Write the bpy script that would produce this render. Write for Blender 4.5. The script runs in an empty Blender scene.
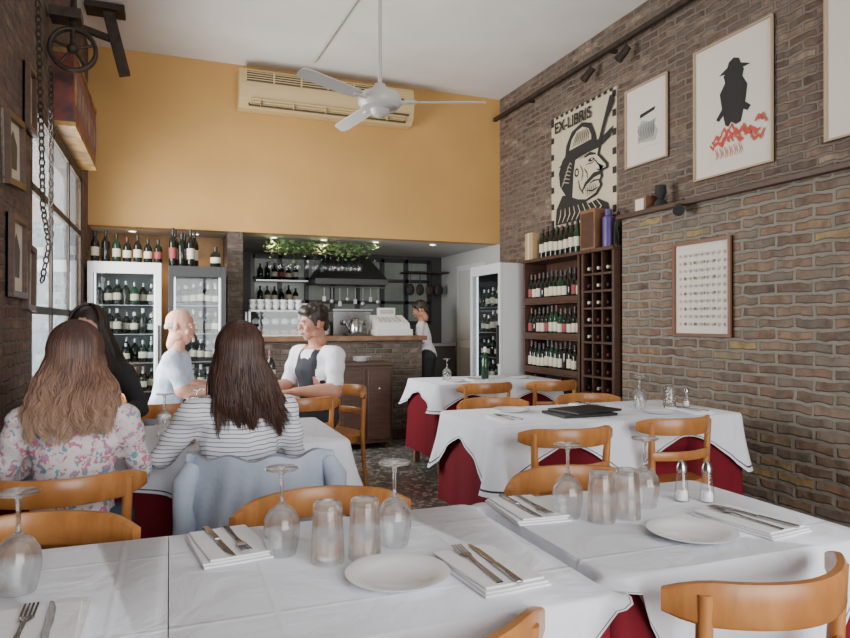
import bpy, math, random
from mathutils import Vector, Matrix, Euler
random.seed(7)
R=math.radians
# ---------------------------------------------------------------- materials
def _new(name):
    m=bpy.data.materials.new(name); m.use_nodes=True
    nt=m.node_tree; b=nt.nodes['Principled BSDF']
    return m,nt,b
def mat(name,col,rough=.5,metal=0,noise=None,bump=None,emis=None,spec=.5,sss=0):
    m,nt,b=_new(name)
    b.inputs['Base Color'].default_value=(*col,1)
    b.inputs['Roughness'].default_value=rough
    b.inputs['Metallic'].default_value=metal
    b.inputs['Specular IOR Level'].default_value=spec
    if sss:
        b.inputs['Subsurface Weight'].default_value=sss; b.inputs['Subsurface Radius'].default_value=(.02,.008,.004)
    if noise or bump:
        tc=nt.nodes.new('ShaderNodeTexCoord')
    if noise:
        sc,c2=noise[0],noise[1]
        n=nt.nodes.new('ShaderNodeTexNoise'); n.inputs['Scale'].default_value=sc; n.inputs['Detail'].default_value=5
        mp=nt.nodes.new('ShaderNodeMapping')
        if len(noise)>2: mp.inputs['Scale'].default_value=noise[2]
        nt.links.new(tc.outputs['Object'],mp.inputs['Vector']); nt.links.new(mp.outputs[0],n.inputs['Vector'])
        r=nt.nodes.new('ShaderNodeValToRGB')
        r.color_ramp.elements[0].position=.35; r.color_ramp.elements[1].position=.65
        r.color_ramp.elements[0].color=(*col,1); r.color_ramp.elements[1].color=(*c2,1)
        nt.links.new(n.outputs['Fac'],r.inputs[0]); nt.links.new(r.outputs[0],b.inputs['Base Color'])
    if bump:
        n=nt.nodes.new('ShaderNodeTexNoise'); n.inputs['Scale'].default_value=bump[0]; n.inputs['Detail'].default_value=4
        nt.links.new(tc.outputs['Object'],n.inputs['Vector'])
        bp=nt.nodes.new('ShaderNodeBump'); bp.inputs['Strength'].default_value=bump[1]; bp.inputs['Distance'].default_value=bump[2] if len(bump)>2 else .01
        nt.links.new(n.outputs['Fac'],bp.inputs['Height']); nt.links.new(bp.outputs[0],b.inputs['Normal'])
    if emis:
        b.inputs['Emission Color'].default_value=(*emis[0],1); b.inputs['Emission Strength'].default_value=emis[1]
    return m
def glassmat(name,tint=(.97,.98,.98),base=.05,edge=.6,rough=.03,dark=(.42,.45,.47)):
    m=bpy.data.materials.new(name); m.use_nodes=True; nt=m.node_tree
    nt.nodes.remove(nt.nodes['Principled BSDF']); out=nt.nodes['Material Output']
    lw=nt.nodes.new('ShaderNodeLayerWeight'); lw.inputs['Blend'].default_value=.35
    p=nt.nodes.new('ShaderNodeMath'); p.operation='POWER'; p.inputs[1].default_value=1.6
    ma=nt.nodes.new('ShaderNodeMath'); ma.operation='MULTIPLY_ADD'; ma.inputs[1].default_value=edge; ma.inputs[2].default_value=base
    nt.links.new(lw.outputs['Facing'],p.inputs[0]); nt.links.new(p.outputs[0],ma.inputs[0])
    rp=nt.nodes.new('ShaderNodeValToRGB'); rp.color_ramp.elements[0].position=.35; rp.color_ramp.elements[0].color=(*tint,1); rp.color_ramp.elements[1].position=.95; rp.color_ramp.elements[1].color=(*dark,1)
    nt.links.new(lw.outputs['Facing'],rp.inputs[0])
    t=nt.nodes.new('ShaderNodeBsdfTransparent'); nt.links.new(rp.outputs[0],t.inputs[0])
    g=nt.nodes.new('ShaderNodeBsdfGlossy'); g.inputs['Roughness'].default_value=rough; g.inputs[0].default_value=(.9,.92,.93,1)
    mx=nt.nodes.new('ShaderNodeMixShader')
    nt.links.new(ma.outputs[0],mx.inputs[0]); nt.links.new(t.outputs[0],mx.inputs[1]); nt.links.new(g.outputs[0],mx.inputs[2])
    nt.links.new(mx.outputs[0],out.inputs[0]); return m
def solidglass(name):
    m=bpy.data.materials.new(name); m.use_nodes=True; nt=m.node_tree
    nt.nodes.remove(nt.nodes['Principled BSDF']); out=nt.nodes['Material Output']
    t=nt.nodes.new('ShaderNodeBsdfTransparent'); t.inputs[0].default_value=(.98,.985,.985,1)
    g=nt.nodes.new('ShaderNodeBsdfGlass'); g.inputs['Roughness'].default_value=0; g.inputs['IOR'].default_value=1.48; g.inputs[0].default_value=(.98,.99,.99,1)
    mx=nt.nodes.new('ShaderNodeMixShader'); mx.inputs[0].default_value=.68
    nt.links.new(t.outputs[0],mx.inputs[1]); nt.links.new(g.outputs[0],mx.inputs[2]); nt.links.new(mx.outputs[0],out.inputs[0]); return m
def brick(name,axis,stops,mortar,bw=.22,rh=.072,ms=.010,dirt=(.35,.3,.27),bs=.8):
    m,nt,b=_new(name); L=nt.links.new
    tc=nt.nodes.new('ShaderNodeTexCoord'); sx=nt.nodes.new('ShaderNodeSeparateXYZ'); cb=nt.nodes.new('ShaderNodeCombineXYZ')
    L(tc.outputs['Object'],sx.inputs[0]); L(sx.outputs[axis],cb.inputs[0]); L(sx.outputs[2],cb.inputs[1])
    nz=nt.nodes.new('ShaderNodeTexNoise'); nz.inputs['Scale'].default_value=9; nz.inputs['Detail'].default_value=5
    L(tc.outputs['Object'],nz.inputs['Vector'])
    sc=nt.nodes.new('ShaderNodeVectorMath'); sc.operation='SCALE'; sc.inputs['Scale'].default_value=.046
    L(nz.outputs['Color'],sc.inputs[0]); ad=nt.nodes.new('ShaderNodeVectorMath'); L(cb.outputs[0],ad.inputs[0]); L(sc.outputs[0],ad.inputs[1])
    br=nt.nodes.new('ShaderNodeTexBrick'); L(ad.outputs[0],br.inputs['Vector'])
    br.inputs['Scale'].default_value=1; br.inputs['Brick Width'].default_value=bw; br.inputs['Row Height'].default_value=rh
    br.inputs['Mortar Size'].default_value=ms; br.inputs['Mortar Smooth'].default_value=.5
    br.inputs['Color1'].default_value=(0,0,0,1); br.inputs['Color2'].default_value=(1,1,1,1); br.inputs['Mortar'].default_value=(.5,.5,.5,1)
    rp=nt.nodes.new('ShaderNodeValToRGB'); rp.color_ramp.elements[0].position=stops[0][0]; rp.color_ramp.elements[0].color=(*stops[0][1],1)
    rp.color_ramp.elements[1].position=stops[-1][0]; rp.color_ramp.elements[1].color=(*stops[-1][1],1)
    for p,c in stops[1:-1]:
        e=rp.color_ramp.elements.new(p); e.color=(*c,1)
    L(br.outputs['Color'],rp.inputs[0])
    n2=nt.nodes.new('ShaderNodeTexNoise'); n2.inputs['Scale'].default_value=14; n2.inputs['Detail'].default_value=8; L(tc.outputs['Object'],n2.inputs['Vector'])
    r2=nt.nodes.new('ShaderNodeValToRGB'); r2.color_ramp.elements[0].position=.38; r2.color_ramp.elements[1].position=.68
    r2.color_ramp.elements[0].color=(1,1,1,1); r2.color_ramp.elements[1].color=(*dirt,1); L(n2.outputs['Fac'],r2.inputs[0])
    mu=nt.nodes.new('ShaderNodeMix'); mu.data_type='RGBA'; mu.blend_type='MULTIPLY'; mu.inputs[0].default_value=.8
    L(rp.outputs[0],mu.inputs[6]); L(r2.outputs[0],mu.inputs[7])
    mm=nt.nodes.new('ShaderNodeMix'); mm.data_type='RGBA'; L(br.outputs['Fac'],mm.inputs[0]); L(mu.outputs[2],mm.inputs[6]); mm.inputs[7].default_value=(*mortar,1)
    n3=nt.nodes.new('ShaderNodeTexNoise'); n3.inputs['Scale'].default_value=6; n3.inputs['Detail'].default_value=10; n3.inputs['Roughness'].default_value=.7; L(tc.outputs['Object'],n3.inputs['Vector'])
    r3=nt.nodes.new('ShaderNodeValToRGB'); r3.color_ramp.elements[0].position=.44; r3.color_ramp.elements[1].position=.66; r3.color_ramp.elements[0].color=(0,0,0,1); r3.color_ramp.elements[1].color=(.85,.85,.85,1); L(n3.outputs['Fac'],r3.inputs[0])
    m3=nt.nodes.new('ShaderNodeMix'); m3.data_type='RGBA'; L(r3.outputs[0],m3.inputs[0]); L(mm.outputs[2],m3.inputs[6]); m3.inputs[7].default_value=(mortar[0]*.72,mortar[1]*.70,mortar[2]*.68,1)
    L(m3.outputs[2],b.inputs['Base Color']); b.inputs['Roughness'].default_value=.85
    h=nt.nodes.new('ShaderNodeMath'); h.operation='MULTIPLY_ADD'; h.inputs[1].default_value=-1.0; L(br.outputs['Fac'],h.inputs[0]); L(n2.outputs['Fac'],h.inputs[2])
    bp=nt.nodes.new('ShaderNodeBump'); bp.inputs['Strength'].default_value=bs; bp.inputs['Distance'].default_value=.018
    L(h.outputs[0],bp.inputs['Height']); L(bp.outputs[0],b.inputs['Normal']); return m
def rampmat(name,kind,stops,rough=.8,scale=30,vec=None):
    m,nt,b=_new(name); L=nt.links.new; tc=nt.nodes.new('ShaderNodeTexCoord')
    rp=nt.nodes.new('ShaderNodeValToRGB'); rp.color_ramp.elements[0].position=stops[0][0]; rp.color_ramp.elements[0].color=(*stops[0][1],1)
    rp.color_ramp.elements[1].position=stops[-1][0]; rp.color_ramp.elements[1].color=(*stops[-1][1],1)
    for p,c in stops[1:-1]:
        e=rp.color_ramp.elements.new(p); e.color=(*c,1)
    if kind=='stripe':
        sx=nt.nodes.new('ShaderNodeSeparateXYZ'); L(tc.outputs['Object'],sx.inputs[0])
        nz=nt.nodes.new('ShaderNodeTexNoise'); nz.inputs['Scale'].default_value=6; L(tc.outputs['Object'],nz.inputs['Vector'])
        a=nt.nodes.new('ShaderNodeMath'); a.operation='MULTIPLY_ADD'; a.inputs[1].default_value=.035; L(nz.outputs['Fac'],a.inputs[0]); L(sx.outputs[2],a.inputs[2])
        q=nt.nodes.new('ShaderNodeMath'); q.operation='MULTIPLY'; q.inputs[1].default_value=scale; L(a.outputs[0],q.inputs[0])
        f=nt.nodes.new('ShaderNodeMath'); f.operation='FRACT'; L(q.outputs[0],f.inputs[0]); L(f.outputs[0],rp.inputs[0])
        rp.color_ramp.interpolation='CONSTANT'
    elif kind=='voronoi':
        v=nt.nodes.new('ShaderNodeTexVoronoi'); v.inputs['Scale'].default_value=scale; 
        nz=nt.nodes.new('ShaderNodeTexNoise'); nz.inputs['Scale'].default_value=scale*.6; nz.inputs['Detail'].default_value=4
        L(tc.outputs['Object'],nz.inputs['Vector']); mx=nt.nodes.new('ShaderNodeVectorMath'); mx.operation='MULTIPLY_ADD'; mx.inputs[1].default_value=(.06,.06,.06)
        L(nz.outputs['Color'],mx.inputs[0]); L(tc.outputs['Object'],mx.inputs[2]); L(mx.outputs[0],v.inputs['Vector'])
        sx=nt.nodes.new('ShaderNodeSeparateColor'); L(v.outputs['Color'],sx.inputs[0]); L(sx.outputs[0],rp.inputs[0]); rp.color_ramp.interpolation='CONSTANT'
    elif kind=='grad':
        sx=nt.nodes.new('ShaderNodeSeparateXYZ'); L(tc.outputs['Object'],sx.inputs[0])
        nz=nt.nodes.new('ShaderNodeTexNoise'); nz.inputs['Scale'].default_value=25; mp=nt.nodes.new('ShaderNodeMapping'); mp.inputs['Scale'].default_value=(2.5,2.5,.15)
        L(tc.outputs['Object'],mp.inputs['Vector']); L(mp.outputs[0],nz.inputs['Vector'])
        a=nt.nodes.new('ShaderNodeMath'); a.operation='MULTIPLY_ADD'; a.inputs[1].default_value=.35; L(nz.outputs['Fac'],a.inputs[0]); L(sx.outputs[2],a.inputs[2])
        mr=nt.nodes.new('ShaderNodeMapRange'); mr.inputs[1].default_value=scale[0]+.17; mr.inputs[2].default_value=scale[1]+.17; L(a.outputs[0],mr.inputs[0]); L(mr.outputs[0],rp.inputs[0])
    L(rp.outputs[0],b.inputs['Base Color']); b.inputs['Roughness'].default_value=rough
    return m

M={}
M['yellow']=mat('yellow_paint',(.55,.315,.098),.7,noise=(1.5,(.49,.275,.085)),bump=(30,.08))
M['ceil']=mat('ceiling_plaster',(.82,.79,.76),.9,noise=(.9,(.70,.66,.63)),bump=(20,.1))
M['white_wall']=mat('white_tile_paint',(.52,.52,.50),.6)
M['warmwall']=mat('warm_back_wall',(.42,.25,.12),.8,noise=(6,(.3,.17,.08)))
M['brick_r']=brick('brick_upper','Y',[(0,(.11,.068,.050)),(.35,(.19,.115,.08)),(.6,(.14,.10,.08)),(.85,(.25,.175,.125)),(1,(.32,.235,.165))],(.19,.155,.125),.20,.056,.012)
M['brick_low']=brick('brick_lower','Y',[(0,(.12,.09,.072)),(.25,(.22,.125,.08)),(.45,(.17,.13,.10)),(.7,(.27,.165,.10)),(.90,(.21,.16,.12)),(.965,(.37,.25,.09)),(1,(.38,.27,.10))],(.225,.20,.165),.25,.070,.016)
M['brick_l']=brick('brick_left','Y',[(0,(.11,.055,.04)),(.5,(.17,.08,.05)),(1,(.22,.13,.09))],(.12,.09,.07),.2,.06,.012)
M['brick_x']=brick('brick_counter','X',[(0,(.10,.07,.05)),(.5,(.16,.11,.08)),(1,(.22,.17,.13))],(.13,.11,.09),.2,.06,.012)
M['wood']=mat('chair_wood',(.47,.205,.062),.32,noise=(9,(.35,.135,.037),(1,6,1)))
M['darkwood']=mat('dark_wood',(.05,.023,.014),.45,noise=(8,(.08,.035,.02),(1,1,8)))
M['midwood']=mat('mid_wood',(.22,.11,.055),.5,noise=(8,(.15,.07,.035)))
m,nt,b=_new('white_tablecloth'); L=nt.links.new; b.inputs['Base Color'].default_value=(.74,.765,.84,1); b.inputs['Roughness'].default_value=.85; b.inputs['Specular IOR Level'].default_value=.2
tc=nt.nodes.new('ShaderNodeTexCoord'); n=nt.nodes.new('ShaderNodeTexNoise'); n.inputs['Scale'].default_value=5; n.inputs['Detail'].default_value=7; n.inputs['Distortion'].default_value=.6; L(tc.outputs['Object'],n.inputs['Vector'])
mp=nt.nodes.new('ShaderNodeMapping'); mp.inputs['Location'].default_value=(.215,.19,0); L(tc.outputs['Object'],mp.inputs['Vector'])
br=nt.nodes.new('ShaderNodeTexBrick'); br.inputs['Scale'].default_value=1; br.offset=0; br.inputs['Brick Width'].default_value=.43; br.inputs['Row Height'].default_value=.38; br.inputs['Mortar Size'].default_value=.010; br.inputs['Mortar Smooth'].default_value=1
L(mp.outputs[0],br.inputs['Vector'])
ad=nt.nodes.new('ShaderNodeMath'); ad.operation='MULTIPLY_ADD'; ad.inputs[1].default_value=.07; L(br.outputs['Fac'],ad.inputs[0]); L(n.outputs['Fac'],ad.inputs[2])
bp=nt.nodes.new('ShaderNodeBump'); bp.inputs['Strength'].default_value=.6; bp.inputs['Distance'].default_value=.03; L(ad.outputs[0],bp.inputs['Height']); L(bp.outputs[0],b.inputs['Normal']); M['cloth']=m
M['red']=mat('burgundy_cloth',(.15,.009,.018),.85,bump=(40,.15),spec=.2)
M['pipe']=mat('black_piping',(.02,.025,.04),.7)
M['napkin']=mat('napkin_cloth',(.82,.83,.86),.9,bump=(30,.3),spec=.2)
M['porcelain']=mat('porcelain',(.84,.85,.87),.12)
M['steel']=mat('steel',(.45,.45,.46),.22,1)
M['brushed']=mat('brushed_steel',(.45,.45,.45),.4,1)
M['darksteel']=mat('dark_steel',(.09,.09,.09),.45,.8)
M['glass']=glassmat('clear_glass')
M['sglass']=solidglass('crystal_glass')
M['doorglass']=glassmat('fridge_door_glass',(.90,.93,.93),.025,.35)
M['iron']=mat('dark_iron',(.03,.024,.022),.6,.5,noise=(20,(.06,.04,.025)))
M['cream']=mat('cream_plastic',(.56,.41,.20),.45)
M['creamdark']=mat('vent_dark',(.07,.05,.03),.6)
M['fan']=mat('fan_enamel',(.50,.48,.45),.35)
M['black']=mat('black_plastic',(.015,.015,.017),.4)
M['whitemetal']=mat('white_enamel',(.66,.66,.66),.3)
M['fridgein']=mat('fridge_liner',(.30,.32,.33),.4)
M['fridgedark']=mat('fridge_liner_dark',(.06,.065,.07),.4)
M['paper']=mat('paper',(.68,.63,.55),.8)
M['paperwarm']=mat('poster_paper',(.60,.52,.37),.85,noise=(5,(.54,.46,.33)))
M['ink']=mat('black_ink',(.02,.018,.018),.8)
M['redink']=mat('red_ink',(.52,.07,.05),.8)
M['greyink']=mat('grey_ink',(.4,.38,.36),.8)
M['framewood']=mat('frame_wood',(.16,.065,.035),.4)
M['framelight']=mat('frame_light',(.42,.30,.20),.5)
M['bot_dark']=mat('bottle_dark',(.012,.014,.010),.08)
M['bot_green']=mat('bottle_green',(.012,.045,.022),.08)
M['label']=mat('label',(.60,.54,.42),.7)
M['label2']=mat('label_red',(.26,.05,.05),.7)
M['caps']=mat('capsule',(.08,.018,.02),.4)
M['leaf']=mat('leaf',(.08,.17,.045),.6,noise=(20,(.17,.27,.10)))
M['carton']=mat('carton',(.42,.28,.15),.8)
M['purple']=mat('purple_tin',(.08,.05,.20),.4)
M['pane']=mat('self_glow_pane',(.10,.12,.10),.25,noise=(2.5,(.03,.045,.03)),emis=((.75,.82,.70),.08))  # opaque pane; weak emission stands in for daylight coming through the glass
M['lamp']=mat('lamp_glow',(1,.9,.7),.5,emis=((1,.85,.6),14))
M['strip']=mat('fridge_strip',(1,1,1),.5,emis=((.9,.97,1),2.2))
M['skin']=mat('skin',(.50,.26,.18),.55,noise=(12,(.44,.21,.14)),bump=(120,.08),sss=.12)
M['skin2']=mat('skin_light',(.58,.32,.24),.5,noise=(12,(.52,.27,.195)),bump=(120,.08),sss=.12)
M['lip']=mat('lips',(.40,.13,.11),.5)
M['eye']=mat('eye_white',(.8,.8,.78),.2)
M['hairdark']=mat('hair_dark',(.020,.012,.009),.5,noise=(60,(.034,.020,.014),(1,1,.1)))
M['hairbrown']=mat('hair_brown',(.038,.016,.011),.42,noise=(60,(.080,.034,.022),(2,2,.1)))
M['hairblonde']=rampmat('hair_ombre','grad',[(0,(.52,.36,.24)),(.35,(.33,.19,.125)),(.7,(.16,.082,.055)),(1,(.065,.034,.026))],.45,(-.34,.10))
M['hairwhite']=mat('hair_white',(.36,.33,.30),.6)
M['stripes']=rampmat('striped_shirt','stripe',[(0,(.72,.73,.77)),(.70,(.05,.07,.16)),(.88,(.72,.73,.77)),(1,(.72,.73,.77))],.85,60)
M['floral']=rampmat('floral_blouse','voronoi',[(0,(.66,.62,.63)),(.34,(.55,.18,.28)),(.46,(.68,.64,.64)),(.60,(.16,.32,.42)),(.70,(.66,.50,.50)),(.82,(.40,.26,.38)),(.92,(.68,.65,.64)),(1,(.68,.65,.64))],.85,66)
M['jeans']=mat('jeans',(.08,.12,.22),.85)
M['denim']=mat('pale_denim',(.36,.42,.53),.85,bump=(60,.2),noise=(8,(.44,.51,.62)))
M['blackcloth']=mat('black_cloth',(.018,.018,.022),.85)
M['whiteshirt']=mat('white_shirt',(.76,.76,.82),.8,bump=(14,.5,.03))
M['blueshirt']=mat('light_blue_shirt',(.46,.55,.68),.8,bump=(14,.5,.03))
M['navy']=mat('dark_apron',(.010,.011,.020),.8)
M['trouser']=mat('dark_trousers',(.03,.03,.04),.85)
M['greydark']=mat('dark_kitchen',(.05,.045,.042),.6)
M['floralsign1']=mat('sign_red',(.24,.045,.03),.5,noise=(7,(.05,.02,.02)))
M['floralsign2']=mat('sign_yellow',(.42,.23,.05),.5,noise=(9,(.12,.07,.03)))
m,nt,b=_new('terrazzo'); tc=nt.nodes.new('ShaderNodeTexCoord'); v=nt.nodes.new('ShaderNodeTexVoronoi'); v.inputs['Scale'].default_value=38
nt.links.new(tc.outputs['Object'],v.inputs['Vector']); sc=nt.nodes.new('ShaderNodeSeparateColor'); nt.links.new(v.outputs['Color'],sc.inputs[0])
rp=nt.nodes.new('ShaderNodeValToRGB'); rp.color_ramp.interpolation='CONSTANT'
rp.color_ramp.elements[0].color=(.07,.065,.062,1); rp.color_ramp.elements[1].position=.78; rp.color_ramp.elements[1].color=(.34,.32,.29,1)
e=rp.color_ramp.elements.new(.5); e.color=(.14,.13,.12,1)
nt.links.new(sc.outputs[0],rp.inputs[0]); nt.links.new(rp.outputs[0],b.inputs['Base Color']); b.inputs['Roughness'].default_value=.3; M['floor']=m

# ---------------------------------------------------------------- mesh builder
class MB:
    def __init__(s): s.v=[];s.f=[];s.m=[];s.M=Matrix.Identity(4)
    def add(s,vs,fs,mi=0):
        o=len(s.v); Mx=s.M
        s.v+=[tuple(Mx@Vector(p)) for p in vs]
        s.f+=[tuple(i+o for i in f) for f in fs]
        s.m+=(mi if isinstance(mi,list) else [mi]*len(fs))
    def box(s,c,d,mi=0,rz=0,rx=0,ry=0):
        hx,hy,hz=d[0]/2,d[1]/2,d[2]/2
        Rm=Euler((rx,ry,rz)).to_matrix(); c=Vector(c)
        vs=[c+Rm@Vector((x*hx,y*hy,z*hz)) for z in(-1,1) for y in(-1,1) for x in(-1,1)]
        s.add(vs,[(0,2,3,1),(4,5,7,6),(0,1,5,4),(2,6,7,3),(0,4,6,2),(1,3,7,5)],mi)
    def bb(s,x0,x1,y0,y1,z0,z1,mi=0): s.box(((x0+x1)/2,(y0+y1)/2,(z0+z1)/2),(x1-x0,y1-y0,z1-z0),mi)
    def lathe(s,prof,loc=(0,0,0),seg=24,mi=0,caps=True):
        vs=[];fs=[];ms=[]
        n=len(prof)
        for r,z in prof:
            for k in range(seg):
                a=2*math.pi*k/seg; vs.append((loc[0]+r*math.cos(a),loc[1]+r*math.sin(a),loc[2]+z))
        for i in range(n-1):
            for k in range(seg):
                k2=(k+1)%seg; fs.append((i*seg+k,i*seg+k2,(i+1)*seg+k2,(i+1)*seg+k)); ms.append(mi[i] if isinstance(mi,(list,tuple)) else mi)
        if caps:
            if prof[0][0]>1e-4: fs.append(tuple(range(seg-1,-1,-1))); ms.append(ms[0])
            if prof[-1][0]>1e-4: fs.append(tuple((n-1)*seg+k for k in range(seg))); ms.append(ms[-2] if len(ms)>1 else ms[0])
        s.add(vs,fs,ms)
    def tube(s,pts,r,seg=8,mi=0,closed=False):
        pts=[Vector(p) for p in pts]; n=len(pts); rs=r if isinstance(r,(list,tuple)) else [r]*n
        vs=[];fs=[]; prev=None
        for i,p in enumerate(pts):
            if closed: t=(pts[(i+1)%n]-pts[i-1]).normalized()
            else: t=(pts[min(i+1,n-1)]-pts[max(i-1,0)]).normalized()
            if prev is None: a=Vector((0,0,1)) if abs(t.z)<.9 else Vector((1,0,0))
            else: a=prev
            x=(a-t*a.dot(t)).normalized(); y=t.cross(x); prev=x
            for k in range(seg):
                q=2*math.pi*k/seg; vs.append(p+(x*math.cos(q)+y*math.sin(q))*rs[i])
        for i in range(n if closed else n-1):
            j=(i+1)%n
            for k in range(seg):
                k2=(k+1)%seg; fs.append((i*seg+k,i*seg+k2,j*seg+k2,j*seg+k))
        if not closed:
            fs.append(tuple(range(seg-1,-1,-1))); fs.append(tuple((n-1)*seg+k for k in range(seg)))
        s.add(vs,fs,mi)
    def sweep(s,pts,w,hs,mi=0):
        pts=[Vector(p) for p in pts]; n=len(pts); hs=hs if isinstance(hs,(list,tuple)) else [hs]*n
        vs=[];fs=[]; Z=Vector((0,0,1))
        for i,p in enumerate(pts):
            t=(pts[min(i+1,n-1)]-pts[max(i-1,0)]).normalized(); nn=t.cross(Z).normalized()
            h=hs[i]/2; w2=w/2
            for a,b_ in((-1,-.8),(-.6,-1),(.6,-1),(1,-.8),(1,.8),(.6,1),(-.6,1),(-1,.8)): vs.append(p+nn*w2*a+Z*h*b_)
        for i in range(n-1):
            for k in range(8):
                k2=(k+1)%8; fs.append((i*8+k,i*8+k2,(i+1)*8+k2,(i+1)*8+k))
        fs.append(tuple(range(7,-1,-1))); fs.append(tuple((n-1)*8+k for k in range(8)))
        s.add(vs,fs,mi)
    def slab(s,poly,z0,z1,mi=0):
        n=len(poly); vs=[(x,y,z0) for x,y in poly]+[(x,y,z1) for x,y in poly]
        fs=[tuple(range(n-1,-1,-1)),tuple(range(n,2*n))]+[(i,(i+1)%n,n+(i+1)%n,n+i) for i in range(n)]
        s.add(vs,fs,mi)
    def poly(s,pts,d,mi=0): s.add([(x,y,d) for x,y in pts],[tuple(range(len(pts)))],mi)
    def ell(s,c,r,mi=0,seg=14,rings=9,rot=None):
        vs=[];fs=[]; c=Vector(c)
        if not isinstance(r,(tuple,list)): r=(r,r,r)
        vs.append(c+((rot@Vector((0,0,r[2]))) if rot else Vector((0,0,r[2]))))
        for i in range(1,rings):
            t=math.pi*i/rings
            for k in range(seg):
                a=2*math.pi*k/seg; p=Vector((r[0]*math.sin(t)*math.cos(a),r[1]*math.sin(t)*math.sin(a),r[2]*math.cos(t)))
                if rot: p=rot@p
                vs.append(c+p)
        vs.append(c-((rot@Vector((0,0,r[2]))) if rot else Vector((0,0,r[2]))))
        for k in range(seg): fs.append((0,1+k,1+(k+1)%seg))
        for i in range(rings-2):
            for k in range(seg):
                a=1+i*seg; fs.append((a+k,a+seg+k,a+seg+(k+1)%seg,a+(k+1)%seg))
        l=len(vs)-1; a=1+(rings-2)*seg
        for k in range(seg): fs.append((l,a+(k+1)%seg,a+k))
        s.add(vs,fs,mi)
    def chain(s,items,step=.35):
        for (p,r),(q,r2) in zip(items[:-1],items[1:]):
            p=Vector(p);q=Vector(q)
            r=r if isinstance(r,(tuple,list)) else (r,)*3; r2=r2 if isinstance(r2,(tuple,list)) else (r2,)*3
            n=max(1,int((q-p).length/(min(min(r),min(r2))*step))+1)
            for i in range(n+1):
                t=i/n; s.ell(p.lerp(q,t),tuple(a+(b_-a)*t for a,b_ in zip(r,r2)),seg=12,rings=8)
    def mesh(s,name,mats):
        me=bpy.data.meshes.new(name); me.from_pydata(s.v,[],s.f)
        for m_ in mats: me.materials.append(m_)
        me.polygons.foreach_set('material_index',s.m); me.update(); return me
    def obj(s,name,mats,parent=None,loc=None,rz=0,smooth=40,bevel=0):
        me=s.mesh(name,mats)
        o=bpy.data.objects.new(name,me); bpy.context.scene.collection.objects.link(o)
        if smooth:
            me.polygons.foreach_set('use_smooth',[True]*len(me.polygons)); me.set_sharp_from_angle(angle=R(smooth))
        if loc: o.location=loc
        o.rotation_euler[2]=rz
        if parent: o.parent=parent
        if bevel:
            bm=o.modifiers.new('bevel','BEVEL'); bm.width=bevel; bm.segments=2; bm.limit_method='ANGLE'
        return o
def inst(o,name,loc,rz=0):
    n=bpy.data.objects.new(name,o.data); bpy.context.scene.collection.objects.link(n)
    n.location=loc; n.rotation_euler[2]=rz
    for md in o.modifiers:
        k=n.modifiers.new(md.name,md.type)
        if md.type=='BEVEL': k.width=md.width;k.segments=md.segments;k.limit_method=md.limit_method
    return n
def empty(name,loc=(0,0,0),rz=0):
    e=bpy.data.objects.new(name,None); bpy.context.scene.collection.objects.link(e); e.location=loc; e.rotation_euler[2]=rz; return e

# ---------------------------------------------------------------- room
XL,XR,YF,YB,H=-.72,3.63,-2.6,8.8,3.9
mb=MB(); mb.bb(XL-.3,XR+.3,YF-.3,YB+.3,-.1,0); mb.obj('floor',[M['floor']],smooth=0)
mb=MB(); mb.bb(XL-.3,XR+.3,YF-.3,7.0,H,H+.1); mb.obj('ceiling',[M['ceil']],smooth=0)
mb=MB(); mb.bb(XR,XR+.25,YF,7.0,0,H); mb.obj('wall_right',[M['brick_r']],smooth=0)
mb=MB(); mb.bb(XR,XR+.25,7.0,YB,0,2.3); mb.obj('wall_kitchen_right',[M['white_wall']],smooth=0)
mb=MB(); mb.bb(3.40,XR,YF,4.43,0,2.10); mb.obj('wall_lower_right',[M['brick_low']],smooth=0)
mb=MB(); mb.bb(3.35,XR,YF,4.45,2.10,2.135); mb.obj('trim_ledge',[M['darkwood']],smooth=0,bevel=.004)
wy0,wy1,wz0,wz1=4.25,6.55,.85,2.55
mb=MB(); WT=.05
mb.bb(XL-WT,XL,YF,wy0,0,H); mb.bb(XL-WT,XL,wy1,YB,0,H); mb.bb(XL-WT,XL,wy0,wy1,0,wz0); mb.bb(XL-WT,XL,wy0,wy1,wz1,H)
mb.obj('wall_left',[M['brick_l']],smooth=0)
mb=MB()
for y in(wy0+.03,wy0+.75,wy1-.75,wy1-.03): mb.bb(XL-.02,XL-.004,y-.028,y+.028,wz0,wz1)
for z in(wz0+.02,1.35,2.05,wz1-.02): mb.bb(XL-.02,XL-.004,wy0,wy1,z-.024,z+.024)
mb.bb(XL-.014,XL-.012,wy0,wy1,wz0,wz1,1)
mb.obj('window_1',[M['iron'],M['glass']],smooth=0)
mb=MB(); mb.bb(XL,XR,YF-.25,YF,0,.45); mb.bb(XL,XR,YF-.25,YF,3.3,H); mb.bb(XL,XL+.3,YF-.25,YF,.45,3.3); mb.bb(XR-.3,XR,YF-.25,YF,.45,3.3)
mb.obj('wall_front',[M['white_wall']],smooth=0)
mb=MB()
for x in(XL+.33,.75,2.1,XR-.33): mb.bb(x-.03,x+.03,YF-.16,YF-.1,.45,3.3)
for z in(.48,2.3,3.27): mb.bb(XL+.3,XR-.3,YF-.16,YF-.1,z-.03,z+.03)
mb.obj('window_2',[M['iron']],smooth=0)
mb=MB(); mb.bb(XL,XR,7.0,7.15,2.2,H); mb.obj('wall_back_upper',[M['yellow']],smooth=0)
mb=MB(); mb.bb(XL,XR,7.15,YB,2.2,2.3); mb.obj('ceiling_kitchen',[M['white_wall']],smooth=0)
mb=MB(); mb.bb(XL,.55,7.62,7.72,0,2.2); mb.obj('wall_back_left',[M['warmwall']],smooth=0)
mb=MB(); mb.bb(.55,.70,7.02,7.72,0,2.2); mb.obj('wall_pillar',[M['brick_x']],smooth=0)
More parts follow.
